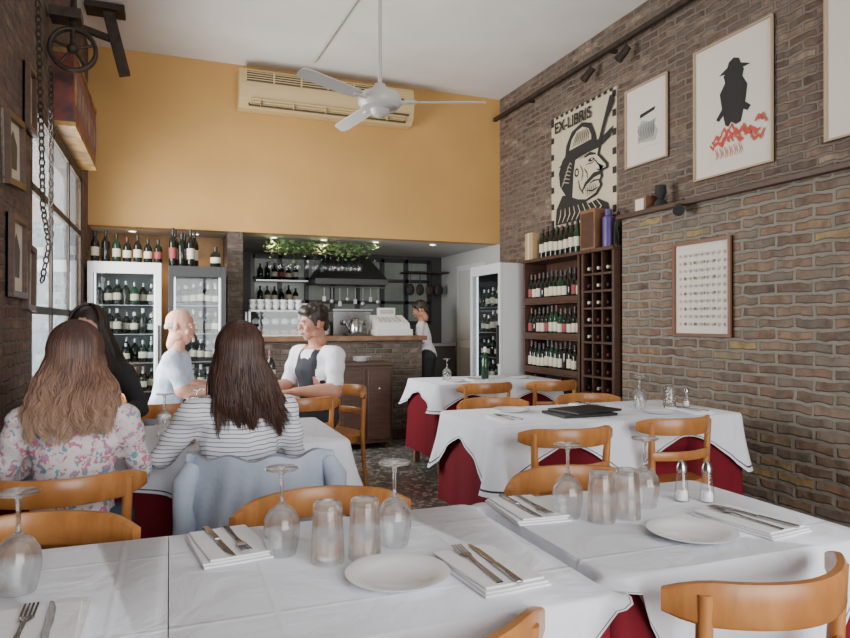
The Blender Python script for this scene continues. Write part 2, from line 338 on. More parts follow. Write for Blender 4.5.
mb=MB(); mb.bb(XL,XR,YB,YB+.2,0,1.25); mb.bb(XL,1.0,YB,YB+.2,1.25,2.3); mb.bb(3.45,XR,YB,YB+.2,1.25,2.3); mb.bb(1.0,3.45,YB,YB+.2,2.15,2.3)
mb.obj('wall_back_kitchen',[M['greydark']],smooth=0)
mb=MB()
mb.bb(1.0,3.45,YB+.06,YB+.08,1.25,2.15,1)
for i in range(8): x=1.0+2.45*i/7; mb.bb(x-.025,x+.025,YB-.01,YB+.08,1.25,2.15)
for z in(1.27,1.55,1.85,2.13): mb.bb(1.0,3.45,YB-.01,YB+.08,z-.022,z+.022)
mb.obj('window_3',[M['black'],M['pane']],smooth=0)
mb=MB(); mb.bb(3.585,3.625,7.35,8.15,.0,2.02,0); mb.bb(3.575,3.585,7.42,8.08,1.05,1.95,1); mb.bb(3.575,3.585,7.42,8.08,.12,.95,1); mb.lathe([(.02,0),(.02,.05)],(3.56,7.45,1.0),10,2)
mb.obj('door_1',[M['whitemetal'],M['white_wall'],M['brushed']],smooth=0,bevel=.003)
mb=MB()
for x in(-.35,.25,1.05,1.6,2.2,2.9):
    mb.lathe([(.045,0),(.045,-.012),(.036,-.012)],(x,7.3,2.2),20,0,False); mb.lathe([(.036,-.008),(.0001,-.008)],(x,7.3,2.2),20,1,False)
mb.obj('recessed_downlights',[M['whitemetal'],M['lamp']])
for i,x in enumerate((-.35,.25,1.05,1.6,2.2,2.9)):
    l=bpy.data.lights.new('downlight_bulb','SPOT'); l.energy=12; l.color=(1,.76,.48); l.spot_size=R(130); l.spot_blend=.6; l.shadow_soft_size=.04
    o=bpy.data.objects.new('downlight_bulb',l); o.location=(x,7.3,2.17); bpy.context.scene.collection.objects.link(o)

# ---------------------------------------------------------------- AC
mb=MB()
x0,x1=.64,2.47; YA=6.992
prof=[(0,.0),(-.14,.0),(-.22,.07),(-.235,.16),(-.235,.30),(-.20,.38),(0,.38)]
vs=[(x0,YA+a,3.42+z) for a,z in prof]+[(x1,YA+a,3.42+z) for a,z in prof]; n=len(prof)
mb.add(vs,[tuple(range(n-1,-1,-1)),tuple(range(n,2*n))]+[(i,(i+1)%n,n+(i+1)%n,n+i) for i in range(n)],0)
mb.bb(x0+.06,x1-.40,6.745,6.765,3.665,3.765,1)
for i in range(4): mb.bb(x0+.06,x1-.40,6.738,6.758,3.680+.023*i,3.687+.023*i,0)
for k in range(6): x=x0+.06+k*(x1-x0-.46)/5; mb.bb(x-.008,x+.008,6.737,6.76,3.665,3.765,0)
mb.box(((x0+x1)/2,6.802,3.455),(x1-x0-.18,.012,.085),1,rx=R(-48))
for k in range(3): mb.box(((x0+x1)/2,6.790-.014*k,3.445+.022*k),(x1-x0-.2,.03,.006),0,rx=R(-30))
for k in range(5): mb.bb(x0+.2+.33*k,x0+.206+.33*k,6.752,6.80,3.43,3.50,0)
mb.bb(x1-.36,x1-.06,6.749,6.76,3.50,3.52,1); mb.bb(x1-.30,x1-.12,6.749,6.76,3.62,3.68,1)
mb.obj('air_conditioner',[M['cream'],M['creamdark']],bevel=.006,smooth=25)

# ---------------------------------------------------------------- ceiling fan
mb=MB(); cx,cy=1.18,3.83
mb.lathe([(.0001,3.9),(.06,3.9),(.06,3.86),(.02,3.82),(.012,3.80),(.012,2.72),(.03,2.71),(.045,2.68),(.06,2.66),(.115,2.65),(.13,2.62),(.13,2.59),(.11,2.565),(.06,2.555),(.05,2.53),(.03,2.515),(.0001,2.51)],(cx,cy,0),28,0)
for a in(-21,211,99):
    a=R(a); d=Vector((math.cos(a),math.sin(a),0)); p=Vector((-d.y,d.x,0)); c=Vector((cx,cy,2.60))
    mb.tube([c+d*.1,c+d*.22],.012,8,0)
    vs=[]
    for r_,w in((.18,.034),(.25,.042),(.56,.046),(.61,.040),(.635,.02)):
        for sgn in(-1,1):
            for dz in(-.003,.003): vs.append(c+d*r_+p*w*sgn+Vector((0,0,dz+sgn*.010)))
    fs=[(0,1,3,2)]
    for i in range(4):
        o=i*4; fs+=[(o,o+2,o+6,o+4),(o+1,o+5,o+7,o+3),(o,o+4,o+5,o+1),(o+2,o+3,o+7,o+6)]
    fs.append((16,18,19,17)); mb.add(vs,fs,0)
mb.obj('ceiling_fan',[M['fan']])
mb=MB(); mb.tube([(1.35,6.6,3.88),(1.42,4.9,3.88)],.012); mb.obj('ceiling_conduit',[M['fan']])

# ---------------------------------------------------------------- rail on right wall
mb=MB(); mb.bb(3.51,3.55,YF+.05,6.93,3.61,3.65)
for y in(6.2,4.8,3.4,2,0.5): mb.bb(3.53,3.63,y-.015,y+.015,3.615,3.645)
for y in(5.05,4.55):
    mb.tube([(3.53,y,3.6),(3.53,y,3.53)],.01); mb.tube([(3.55,y-.01,3.56),(3.48,y+.04,3.46)],[.03,.038],12)
mb.obj('track_rail',[M['iron']])

# ---------------------------------------------------------------- pictures on right wall
MR=lambda X,y1,z0: Matrix(((0,0,-1,X),(-1,0,0,y1),(0,1,0,z0),(0,0,0,1)))
def picture(name,X,y0,y1,z0,z1,fm,pm,fw,shapes,mats):
    mb=MB(); mb.M=MR(X,y1,z0); W=y1-y0; Hh=z1-z0
    mb.bb(0,W,0,Hh,0.002,.012,1)
    if fw:
        mb.bb(0,W,0,fw,.002,.028,0); mb.bb(0,W,Hh-fw,Hh,.002,.028,0); mb.bb(0,fw,fw,Hh-fw,.002,.028,0); mb.bb(W-fw,W,fw,Hh-fw,.002,.028,0)
    for k,(pts,mi) in enumerate(shapes):
        mb.poly([(x*W,y*Hh) for x,y in pts],.0135+.0003*k,mi)
    return mb.obj(name,[fm,pm]+mats,smooth=0)
def ring(cx_,cy_,rx,ry,n=20,a0=0,a1=360): return [(cx_+rx*math.cos(R(a0+(a1-a0)*i/(n))),cy_+ry*math.sin(R(a0+(a1-a0)*i/(n)))) for i in range(n+(0 if a1-a0==360 else 1))]
def stroke(pts,w0,w1=None):
    w1=w0 if w1 is None else w1; n=len(pts); a=[];b=[]
    for i,(x,y) in enumerate(pts):
        xa,ya=pts[max(0,i-1)]; xb,yb=pts[min(n-1,i+1)]; dx,dy=xb-xa,(yb-ya); l=math.hypot(dx,dy) or 1; t=i/(n-1); w=w0+(w1-w0)*t; w*= .35+.65*math.sin(math.pi*min(1,max(0,.08+t*.84)))
        a.append((x-dy/l*w,y+dx/l*w)); b.append((x+dy/l*w,y-dx/l*w))
    return a+b[::-1]
sh=[]
for i in range(13):
    y=.02+i*.075
    if i%2==0: sh+=[([(.0,y),(.05,y),(.05,y+.055),(.0,y+.055)],2),([(.95,y),(1,y),(1,y+.055),(.95,y+.055)],2)]
for i in range(12): sh.append(([(i/12,.975),(i/12+.045,.975),(i/12+.045,1),(i/12,1)],2))
sh+=[
 ([(.26,.26),(.16,.36),(.14,.48),(.20,.58),(.30,.64),(.42,.60),(.40,.46),(.42,.34),(.36,.26)],2),
 ([(.08,.02),(.92,.02),(.90,.10),(.76,.16),(.62,.14),(.50,.20),(.34,.26),(.20,.27),(.10,.16)],2),
 ([(.33,.22),(.35,.44),(.40,.60),(.70,.63),(.80,.58),(.78,.52),(.90,.42),(.90,.38),(.81,.37),(.83,.33),(.80,.30),(.82,.26),(.74,.19),(.58,.16),(.44,.18)],2),
 ([(.37,.23),(.39,.44),(.43,.58),(.69,.605),(.765,.57),(.745,.515),(.865,.415),(.865,.395),(.775,.385),(.795,.335),(.765,.30),(.785,.265),(.72,.21),(.58,.18),(.46,.20)],1),
 ([(.24,.56),(.27,.70),(.36,.80),(.52,.84),(.66,.80),(.72,.70),(.74,.62)],2),
 ([(.32,.645),(.36,.73),(.44,.785),(.53,.80),(.62,.765),(.66,.70),(.66,.665)],1),
 ([(.14,.53),(.30,.60),(.55,.635),(.80,.64),(.97,.70),(.93,.62),(.78,.57),(.52,.56),(.30,.52)],2),
 (stroke([(.56,.535),(.64,.55),(.73,.53)],.014),2),(ring(.66,.495,.045,.016,10),2),(ring(.672,.497,.014,.007,8),1),
 (stroke([(.58,.47),(.66,.465),(.72,.475)],.005),2),(stroke([(.70,.50),(.76,.44),(.84,.40),(.79,.385),(.74,.40)],.008),2),
 (stroke([(.82,.365),(.70,.36),(.58,.31),(.52,.25)],.028,.012),2),(stroke([(.78,.31),(.70,.315),(.64,.30)],.008),2),
 (ring(.44,.43,.035,.038,12),2),(ring(.445,.43,.018,.022,10),1),
 (stroke([(.50,.48),(.54,.42),(.52,.35)],.006),2),(stroke([(.56,.44),(.60,.40),(.61,.35)],.006),2),(stroke([(.47,.36),(.49,.29),(.55,.23)],.007),2),
 (stroke([(.60,.25),(.68,.235),(.76,.25)],.006),2),
 ([(.93,.95),(.97,.93),(.80,.60),(.76,.61)],2),([(.97,.96),(.99,.88),(.90,.78),(.88,.86)],2),
]
for k in range(8): sh.append((stroke([(.38+.035*k,.66),(.42+.03*k,.72),(.46+.02*k,.77)],.005),2))
for k in range(9): sh.append((stroke([(.14+.075*k,.03),(.18+.08*k,.09),(.19+.07*k,.15)],.007),1))
for k in range(6): sh.append((stroke([(.20+.02*k,.34+.03*k),(.25+.02*k,.38+.03*k),(.33+.01*k,.36+.03*k)],.004),1))
for k in range(5): sh.append((stroke([(.47+.03*k,.575),(.48+.03*k,.555),(.50+.03*k,.53)],.004),2))
for k in range(6): sh.append((stroke([(.58+.03*k,.29),(.60+.03*k,.25),(.60+.025*k,.20)],.004),2))
picture('linocut_poster',XR,4.79,5.84,2.22,3.33,M['ink'],M['paperwarm'],0,sh,[M['ink'],M['redink']])
t=bpy.data.curves.new('poster_lettering','FONT'); t.body='EX-LIBRIS'; t.size=.15; t.extrude=.001; t.offset=.003; t.materials.append(M['ink'])
to=bpy.data.objects.new('poster_lettering',t); bpy.context.scene.collection.objects.link(to); to.matrix_world=MR(XR-.030,5.76,3.16); to.parent=bpy.data.objects['linocut_poster']
sh=[([(.3,.28),(.72,.25),(.78,.36),(.70,.44),(.74,.52),(.58,.50),(.40,.55),(.28,.44),(.34,.36)],2),([(.25,.2),(.8,.2),(.8,.205),(.25,.205)],2),([(.35,.58),(.7,.62),(.72,.66),(.36,.63)],3)]
for k in range(10): sh.append((stroke([(.3+.04*k,.30),(.33+.04*k,.40),(.32+.04*k,.5)],.006),3))
picture('framed_print',XR,4.15,4.66,2.57,3.23,M['framelight'],M['paper'],.012,sh,[M['greyink'],M['ink']])
sh=[([(.42,.36),(.46,.34),(.50,.37),(.56,.34),(.62,.35),(.68,.50),(.70,.60),(.64,.67),(.66,.72),(.60,.76),(.46,.76),(.40,.72),(.42,.67),(.35,.60),(.38,.48)],2),
    ([(.34,.738),(.50,.725),(.74,.735),(.66,.76),(.62,.77),(.60,.81),(.53,.83),(.47,.81),(.45,.775)],2),
    ([(.40,.5),(.30,.42),(.34,.40),(.44,.46)],2),([(.64,.5),(.74,.44),(.70,.41),(.6,.46)],2)]
rr=random.Random(4)
for k in range(26):
    x=.22+.025*k; y=.27+rr.uniform(-.05,.05); sh.append((stroke([(x,y),(x+.04,y+.035*rr.choice([-1,1])),(x+.085,y+rr.uniform(-.03,.03))],.014),3))
for k in range(6): sh.append((stroke([(.30+.06*k,.20),(.33+.06*k,.15),(.31+.06*k,.12)],.008),3))
picture('framed_print',XR,3.18,3.87,2.31,3.26,M['framelight'],M['paper'],.012,sh,[M['ink'],M['redink']])
picture('framed_print',XR,2.05,2.82,2.34,3.3,M['framelight'],M['paper'],.012,[([(.3,.3),(.7,.3),(.6,.7),(.4,.7)],2)],[M['ink']])
sh=[]
for i in range(9):
    for j in range(10):
        cx_,cy_=.13+.092*i,.13+.08*j; sh.append((ring(cx_,cy_,.022,.018,8),2+(i*j+i)%2))
picture('framed_collection',3.40,3.30,3.83,1.18,1.84,M['framewood'],M['paper'],.022,sh,[M['greyink'],M['midwood']])
mb=MB(); mb.tube([(3.38,3.72,2.15),(3.36,3.72,2.10),(3.34,3.72,2.07)],.012); mb.tube([(3.35,3.74,2.09),(3.28,3.66,2.05)],[.03,.04],12); mb.obj('clamp_spotlight',[M['black']])
mb=MB(); mb.slab([(3.45,4.05),(3.60,4.05),(3.60,4.20),(3.45,4.20)],2.137,2.17); mb.lathe([(.055,0),(.05,.03),(.02,.06),(.045,.1),(.04,.16),(.0001,.17)],(3.52,4.12,2.168),14); mb.obj('carved_bust',[M['ink']])
mb=MB(); mb.bb(3.46,3.60,4.22,4.36,2.137,2.27); mb.bb(3.455,3.46,4.24,4.34,2.15,2.25,1); mb.obj('ornament_box',[M['midwood'],M['paper']],bevel=.004)

# ---------------------------------------------------------------- bottles
def bottle(mb,x,y,z,h=.30,r=.037,g=0,lab=1,cap=2,seg=12,axis=None):
    prof=[(r*.9,0),(r,.01*h/.3),(r,.06*h/.3),(r*1.01,.061*h/.3),(r*1.01,.145*h/.3),(r,.146*h/.3),(r,.18*h/.3),(r*.75,.21*h/.3),(r*.36,.235*h/.3),(r*.36,.25*h/.3),(r*.40,.251*h/.3),(r*.38,h)]
    ms=[g,g,g,lab,g,g,g,g,g,cap,cap]
    if axis is None: mb.lathe(prof,(x,y,z),seg,ms)
    else:
        old=mb.M; mb.M=old@Matrix.Translation((x,y,z))@axis; mb.lathe(prof,(0,0,0),seg,ms); mb.M=old
BM=[M['bot_dark'],M['label'],M['caps'],M['label2'],M['bot_green'],M['black']]
def bottles(mb,pts,hr=(.28,.32)):
    for p in pts: bottle(mb,*p,h=random.uniform(*hr),g=random.choice([0,0,0,0,4]),lab=random.choice([1,1,1,1,3,0]),cap=random.choice([2,5,5,5]))
X0,X1=3.35,3.62
def rack(name,y0,y1,zs,lattice=False):
    mb=MB()
    mb.bb(X1-.015,X1,y0,y1,0,1.87); mb.bb(X0,X1,y0,y0+.03,0,1.87); mb.bb(X0,X1,y1-.03,y1,0,1.87); mb.bb(X0-.02,X1,y0-.01,y1+.01,1.87,1.90)
    for z in zs: mb.bb(X0,X1-.015,y0+.03,y1-.03,z-.02,z)
    if not lattice:
        for z in zs: mb.bb(X0-.005,X0+.007,y0+.03,y1-.03,z,z+.045)
    if lattice:
        k=3
        for i in range(1,k): y=y0+.03+(y1-y0-.06)*i/k; mb.bb(X0,X1-.015,y-.006,y+.006,.1,1.87)
    return mb.obj(name,[M['darkwood']],bevel=.003)
zs=[.10,.45,.80,1.13,1.47]
rack('wine_rack',4.96,5.95,zs)
mb=MB(); pts=[]
for z in zs:
    for i in range(12):
        pts.append((3.41,5.03+.077*i,z+.001))
bottles(mb,pts,(.27,.31)); mb.obj('wine_bottles',BM)
zs2=[.10+.145*i for i in range(12)]
rack('wine_rack',4.47,4.93,zs2,True)
mb=MB()
axn=Euler((0,R(-90),0)).to_matrix().to_4x4()
for z in zs2:
    for i in range(3):
        if random.random()<.85: bottle(mb,3.60,4.57+.133*i,z+.04,h=.24,r=.036,g=random.choice([0,0,4]),lab=1,cap=random.choice([2,5,1]),axis=axn)
mb.obj('wine_bottles',BM)
mb=MB(); bottles(mb,[(3.43,5.1+.085*i,1.901) for i in range(8)]+[(3.52,5.14+.085*i,1.901) for i in range(7)],(.28,.31)); mb.obj('wine_bottles',BM)
mb=MB(); mb.bb(3.40,3.58,4.80,5.02,1.901,2.26); mb.bb(3.395,3.40,4.82,5.0,1.93,2.23,1); mb.obj('wooden_wine_case',[M['midwood'],M['darkwood']],bevel=.003)
mb=MB(); mb.lathe([(.05,0),(.05,.26),(.03,.28),(.03,.33),(.0001,.33)],(3.46,4.69,1.901),16); mb.obj('purple_tin',[M['purple']])
mb=MB(); mb.lathe([(.04,0),(.04,.2),(.015,.24),(.015,.29)],(3.47,4.57,1.901),16); mb.obj('liquor_bottle',[M['bot_dark']])
mb=MB(); mb.bb(3.36,3.60,5.78,5.93,1.901,2.17); mb.bb(3.355,3.36,5.84,5.87,1.901,2.17,1); mb.obj('carton_box',[M['carton'],M['label']],bevel=.003)

# ---------------------------------------------------------------- fridges
def fridge(name,W,D,Hh,fm,loc,rz,nb,inner):
    e=empty(name,loc,rz); mb=MB()
    mb.bb(0,.03,0,D,0.05,Hh,0); mb.bb(W-.03,W,0,D,.05,Hh,0); mb.bb(0,W,D-.03,D,.05,Hh,1); mb.bb(0,W,0,D,Hh-.05,Hh,0); mb.bb(0,W,0,D,.05,.30,0)
    mb.bb(.03,.035,.03,D-.03,.3,Hh-.05,1); mb.bb(W-.035,W-.03,.03,D-.03,.3,Hh-.05,1); mb.bb(.035,W-.035,D-.036,D-.03,.3,Hh-.05,1)
    f=.045
    mb.bb(0,f,-.035,-.003,.30,Hh,0); mb.bb(W-f,W,-.035,-.003,.30,Hh,0); mb.bb(f,W-f,-.035,-.003,Hh-f-.06,Hh,0); mb.bb(f,W-f,-.035,-.003,.30,.30+f,0)
    mb.bb(W-.03,W-.015,-.065,-.035,.85,1.25,3)
    for k in range(6): mb.bb(.05,W-.05,-.006,.002,.09+.03*k,.10+.03*k,3)
    zz=[.36+.27*i for i in range(5)]
    for z in zz:
        mb.bb(.035,W-.035,.05,D-.04,z-.008,z,2)
    for x in(.05,W-.08): 
        for y in(.04,D-.08): mb.bb(x,x+.03,y,y+.03,0,.05,3)
    mb.bb(.05,.065,.02,.035,.36,Hh-.1,4); mb.bb(W-.065,W-.05,.02,.035,.36,Hh-.1,4)
    mb.obj('cabinet',[fm,inner,M['brushed'],M['black'],M['strip']],e,bevel=.003)
    mb=MB(); mb.bb(f,W-f,-.022,-.016,.30+f,Hh-f-.06); mb.obj('door_glass',[M['doorglass']],e,smooth=0)
    mb=MB(); pts=[]
    for z in zz:
        n=nb
        for i in range(n):
            for yy in(.10,.22):
                if random.random()<.9: pts.append((.09+(W-.18)*i/(n-1),yy,z+.001))
    bottles(mb,pts,(.18,.24)); mb.obj('bottles',[M['bot_dark'],M['label'],M['whitemetal'],M['fridgein'],M['bot_green'],M['brushed']],e)
    return e
fridge('display_fridge',.62,.60,1.83,M['whitemetal'],(-.69,6.70,0),0,7,M['fridgein'])
fridge('display_fridge',.52,.60,1.81,M['black'],(-.01,6.70,0),0,6,M['fridgedark'])
fridge('display_fridge',.72,.42,1.89,M['whitemetal'],(3.19,6.80,0),R(-90),6,M['fridgedark'])
mb=MB(); bottles(mb,[(-.64+.09*i,6.80,1.831) for i in range(7)],(.22,.30)); mb.obj('wine_bottles',BM)
mb=MB(); bottles(mb,[(.03+.08*i,6.80,1.811) for i in range(3)]+[(.05+.09*i,6.92,1.811) for i in range(3)],(.32,.38)); bottle(mb,.42,6.8,1.811,h=.2,r=.05,g=0,lab=1,cap=5); mb.obj('wine_bottles',BM)

# ---------------------------------------------------------------- bar counter
mb=MB(); mb.bb(.72,2.62,6.92,7.34,0,1.08,0); mb.bb(.70,2.66,6.86,7.42,1.08,1.13,1); mb.bb(.71,2.63,6.90,6.92,0,.12,2); mb.obj('bar_counter',[M['brick_x'],M['midwood'],M['darkwood']],smooth=0,bevel=.003)
mb=MB()
a0,a1,b0,b1,c0,c1=.76,1.32,6.95,7.28,1.131,1.40
for x in(a0,a1):
    for y in(b0,b1): mb.bb(x-.01,x+.01,y-.01,y+.01,c0,c1,0)
for z in(c0+.015,c1): mb.bb(a0-.01,a1+.01,b0-.01,b1+.01,z-.012,z+.003,0)
mb.bb(a0,a1,b0-.003,b0+.003,c0,c1,1); mb.bb(a0,a1,b0,b1,c0+.12,c0+.128,1); mb.bb(a0,a1,b1-.004,b1,c0,c1,4)
for i in range(5): mb.lathe([(.04,0),(.05,.03),(.035,.05),(.0001,.06)],(a0+.08+.1*i,7.1,c0+.02),12,2); mb.lathe([(.035,0),(.045,.03),(.03,.05),(.0001,.06)],(a0+.08+.1*i,7.1,c0+.13),12,3)
mb.obj('glass_display_case',[M['brushed'],M['doorglass'],M['carton'],M['porcelain'],M['greydark']])
mb=MB()
for i in range(7):
    for j in range(2):
        for k in range(2): mb.lathe([(.018,0),(.022,.004),(.034,.04),(.036,.055),(.032,.055),(.0001,.01)],(.80+.078*i,7.02+.1*j,1.405+.052*k),14,0,False)
mb.obj('coffee_cups',[M['porcelain']])
mb=MB(); mb.bb(2.10,2.52,6.94,7.30,1.131,1.20); 
mb.add([(2.12,6.96,1.20),(2.50,6.96,1.20),(2.50,7.28,1.20),(2.12,7.28,1.20),(2.12,7.0,1.27),(2.50,7.0,1.27),(2.50,7.26,1.36),(2.12,7.26,1.36)],[(0,1,5,4),(4,5,6,7),(1,2,6,5),(3,0,4,7),(2,3,7,6)])
mb.bb(2.20,2.40,7.20,7.26,1.34,1.44,0); mb.bb(2.22,2.38,7.195,7.2,1.37,1.42,1)
for i in range(5):
    for j in range(3): mb.box((2.18+.055*i,7.05+.05*j,1.292+.0173*j),(.035,.03,.012),1,rx=R(19))
mb.obj('cash_register',[M['whitemetal'],M['greyink']],bevel=.005)
mb=MB(); mb.bb(.9,2.55,8.25,8.79,0,.95,0); mb.bb(.88,2.57,8.22,8.79,.95,.99,1); mb.obj('back_counter',[M['darkwood'],M['brushed']],bevel=.003)
mb=MB(); mb.bb(1.95,2.45,8.35,8.70,1.08,1.42); mb.bb(1.93,2.47,8.30,8.72,1.42,1.45,1); mb.bb(1.95,2.45,8.28,8.36,1.05,1.09,1)
for x in(2.08,2.32): mb.lathe([(.035,0),(.035,.05),(.0001,.05)],(x,8.30,1.25),14,1); mb.tube([(x,8.3,1.26),(x,8.18,1.25)],.012,8,2)
for x in(1.99,2.41):
    for y in(8.40,8.66): mb.bb(x-.02,x+.02,y-.02,y+.02,.99,1.08,2)
mb.obj('espresso_machine',[M['steel'],M['brushed'],M['black']],bevel=.008)
mb=MB()
for i,(x,r,h) in enumerate(((1.2,.09,.22),(1.45,.11,.30),(1.70,.08,.24))):
    mb.lathe([(r,0),(r,h),(r*1.05,h),(r*.9,h+.02),(.015,h+.035),(.015,h+.06),(.0001,h+.06)],(x,8.5,.991),20); mb.tube([(x-r,8.5,.99+h*.7),(x-r-.04,8.5,.99+h*.75),(x-r,8.5,.99+h*.85)],.006)
mb.obj('cooking_pots',[M['steel']])
mb=MB()
mb.add([(1.70,8.25,1.76),(2.65,8.25,1.76),(2.65,8.72,1.76),(1.70,8.72,1.76),(1.70,8.25,1.83),(2.65,8.25,1.83),(2.65,8.72,1.83),(1.70,8.72,1.83),(1.95,8.5,2.19),(2.40,8.5,2.19),(2.40,8.72,2.19),(1.95,8.72,2.19)],
 [(0,1,5,4),(1,2,6,5),(2,3,7,6),(3,0,4,7),(4,5,9,8),(5,6,10,9),(6,7,11,10),(7,4,8,11),(0,3,2,1)])
mb.obj('extractor_hood',[M['darksteel']],smooth=0)
mb=MB()
mb.tube([(1.72,8.2,1.72),(2.62,8.2,1.72)],.008)
for k in range(8):
    x=1.80+.10*k; l=.12+.03*(k%3); mb.tube([(x,8.2,1.72),(x,8.2,1.72-l)],.005,6)
    if k%2: mb.ell((x,8.2,1.72-l-.03),(.03,.012,.035))
    else: mb.bb(x-.02,x+.02,8.195,8.205,1.72-l-.06,1.72-l)
for x in(1.73,2.60): mb.tube([(x,8.2,1.72),(x,8.27,1.77)],.006,6)
mb.obj('hanging_utensils',[M['brushed']])
mb=MB(); mb.bb(1.02,1.68,8.60,8.79,1.50,1.52,0); mb.bb(1.02,1.68,8.60,8.79,1.80,1.82,0)
mb.obj('wall_shelf',[M['brushed']],smooth=0)
mb=MB(); bottles(mb,[(1.08+.09*i,8.68,1.521) for i in range(6)]+[(1.08+.09*i,8.68,1.821) for i in range(6)],(.18,.24)); mb.obj('liquor_bottles',BM)
mb=MB()
for i in range(9): mb.lathe([(.05,0),(.09,.02),(.0001,.012)],(1.55,7.15,1.131+.012*i),20,0,False)
mb.obj('stacked_plates',[M['porcelain']])
mb=MB(); mb.bb(1.80,2.02,7.0,7.22,1.131,1.155,1); mb.lathe([(.07,0),(.075,.02),(.07,.12),(.04,.16),(.0001,.17)],(1.91,7.11,1.155),20); mb.tube([(1.84,7.11,1.20),(1.80,7.11,1.27),(1.84,7.11,1.29)],.008); mb.obj('steel_kettle',[M['steel'],M['black']])
e=empty('hanging_glass_rack')
mb=MB(); mb.bb(1.0,2.1,7.42,7.46,2.05,2.07); mb.bb(1.0,2.1,7.66,7.70,2.05,2.07)
for x in(1.0,1.55,2.09): mb.bb(x,x+.02,7.42,7.70,2.06,2.08); mb.bb(x,x+.015,7.55,7.57,2.07,2.2)
mb.obj('rack_bars',[M['iron']],e)
mb=MB()
for i in range(11):
    for y in(7.42,7.58):
        mb.lathe([(.03,0),(.038,-0.0),(.004,-.006),(.004,-.08),(.03,-.11),(.036,-.14),(.030,-.18)],(1.04+.1*i,y,2.046),12,0,False)
mb.obj('stemware',[M['glass']],e)
mb=MB()
for i in range(380):
    x=random.choice([random.gauss(1.30,.16),random.gauss(1.85,.17),random.uniform(.95,2.2)]); x=min(2.25,max(.9,x)); y=random.uniform(7.20,7.36); z=2.15-abs(random.gauss(0,.055))-(.06 if random.random()<.2 else 0)
    Rm=Euler((random.uniform(-.9,.9),random.uniform(-.9,.9),random.uniform(0,6.28))).to_matrix(); c=Vector((x,y,z)); s_=random.uniform(.018,.034)
    mb.add([c+Rm@Vector(p)*s_ for p in((0,-1,0),(.6,-.2,.15),(.3,.6,.1),(0,1.2,0),(-.3,.6,.1),(-.6,-.2,.15))],[(0,1,2,3,4,5)])
for i in range(8):
    x=1+.15*i; mb.tube([(x,7.3,2.185),(x+.1,7.28,2.10),(x+.22,7.32,2.15)],.004,5)
mb.obj('ivy_garland',[M['leaf']],smooth=0)
mb=MB(); mb.bb(1.58,2.12,6.45,6.84,.06,.84,0); mb.bb(1.56,2.14,6.43,6.85,.84,.87,0)
for x in(1.60,1.86): mb.bb(x,x+.235,6.438,6.45,.10,.80,1); mb.lathe([(.012,0),(.012,.02)],(x+.12,6.43,.6),8,2)
for x in(1.60,2.06):
    for y in(6.48,6.78): mb.bb(x,x+.04,y,y+.04,0,.06)
mb.obj('sideboard_cabinet',[M['darkwood'],M['darkwood'],M['brushed']],bevel=.004)
mb=MB()
for i in range(5): mb.lathe([(.05,0),(.10,.014),(.0001,.006)],(1.85,6.62,.871+.01*i),22,0,False)
mb.obj('stacked_plates',[M['porcelain']])
mb=MB(); mb.bb(2.75,3.55,8.10,8.30,.96,1.0,0); mb.bb(2.75,3.55,8.12,8.28,.0,.96,1); mb.obj('steel_worktable',[M['brushed'],M['greydark']],bevel=.003)
mb=MB(); mb.bb(3.0,3.6,8.45,8.79,1.95,1.97)
for i in range(4):
    x=3.05+.14*i; mb.tube([(x,8.5,1.95),(x,8.5,1.80)],.006); mb.ell((x,8.5,1.72),(.06,.02,.08))
mb.obj('hanging_pans',[M['iron']])

# ---------------------------------------------------------------- left wall dressing
mb=MB()
c=Vector((-.57,4.7,3.0))
def circ(c,r,n=28): return [c+Vector((r*math.cos(2*math.pi*i/n),0,r*math.sin(2*math.pi*i/n))) for i in range(n)]
mb.tube(circ(c,.13),.014,8,0,True); mb.tube(circ(c+Vector((0,.03,0)),.13),.012,8,0,True)
for i in range(5):
    a=2*math.pi*i/5+.3; mb.tube([c,c+Vector((.12*math.cos(a),0,.12*math.sin(a)))],.010)
mb.ell(c,(.035,.035,.035)); mb.tube([c+Vector((0,.0,.02)),c+Vector((0,.05,.35)),c+Vector((-.11,.05,.42))],.018)
mb.bb(-.70,-.52,4.65,4.80,3.18,3.24)
o=mb.obj('iron_pulley_wheel',[M['iron']])
def chain(name,pts,ll=.055):
    mb=MB(); P=[Vector(p) for p in pts]; segs=[];
    for a,b_ in zip(P[:-1],P[1:]):
        n=max(1,int((b_-a).length/(ll*.72)))
        for i in range(n): segs.append((a.lerp(b_,(i+.5)/n),(b_-a).normalized()))
    for k,(c_,d) in enumerate(segs):
        u=d.orthogonal().normalized(); w=d.cross(u)
        if k%2: u=w
        pt=[c_+d*(ll/2)*math.cos(2*math.pi*i/10)+u*(ll*.3)*math.sin(2*math.pi*i/10) for i in range(10)]
        mb.tube(pt,.0045,5,0,True)
    return mb.obj(name,[M['iron']])
chain('iron_chain',[(-.66,4.50,2.80),(-.66,4.50,2.2),(-.66,4.50,1.75)],.05)
chain('iron_chain',[(-.64,3.95,2.95),(-.64,4.05,2.3),(-.64,4.1,1.9),(-.64,4.3,1.72),(-.66,4.2,1.5)],.05)
mb=MB(); mb.box((-.42,6.1,3.62),(.09,.09,.56),0,ry=R(-14)); mb.box((-.55,6.1,3.66),(.24,.05,.05),0,ry=R(15)); mb.box((-.5,6.1,3.87),(.3,.2,.05)); mb.obj('iron_bracket',[M['iron']],bevel=.004)
ML=lambda X,y0,z0: Matrix(((0,0,1,X),(1,0,0,y0),(0,1,0,z0),(0,0,0,1)))
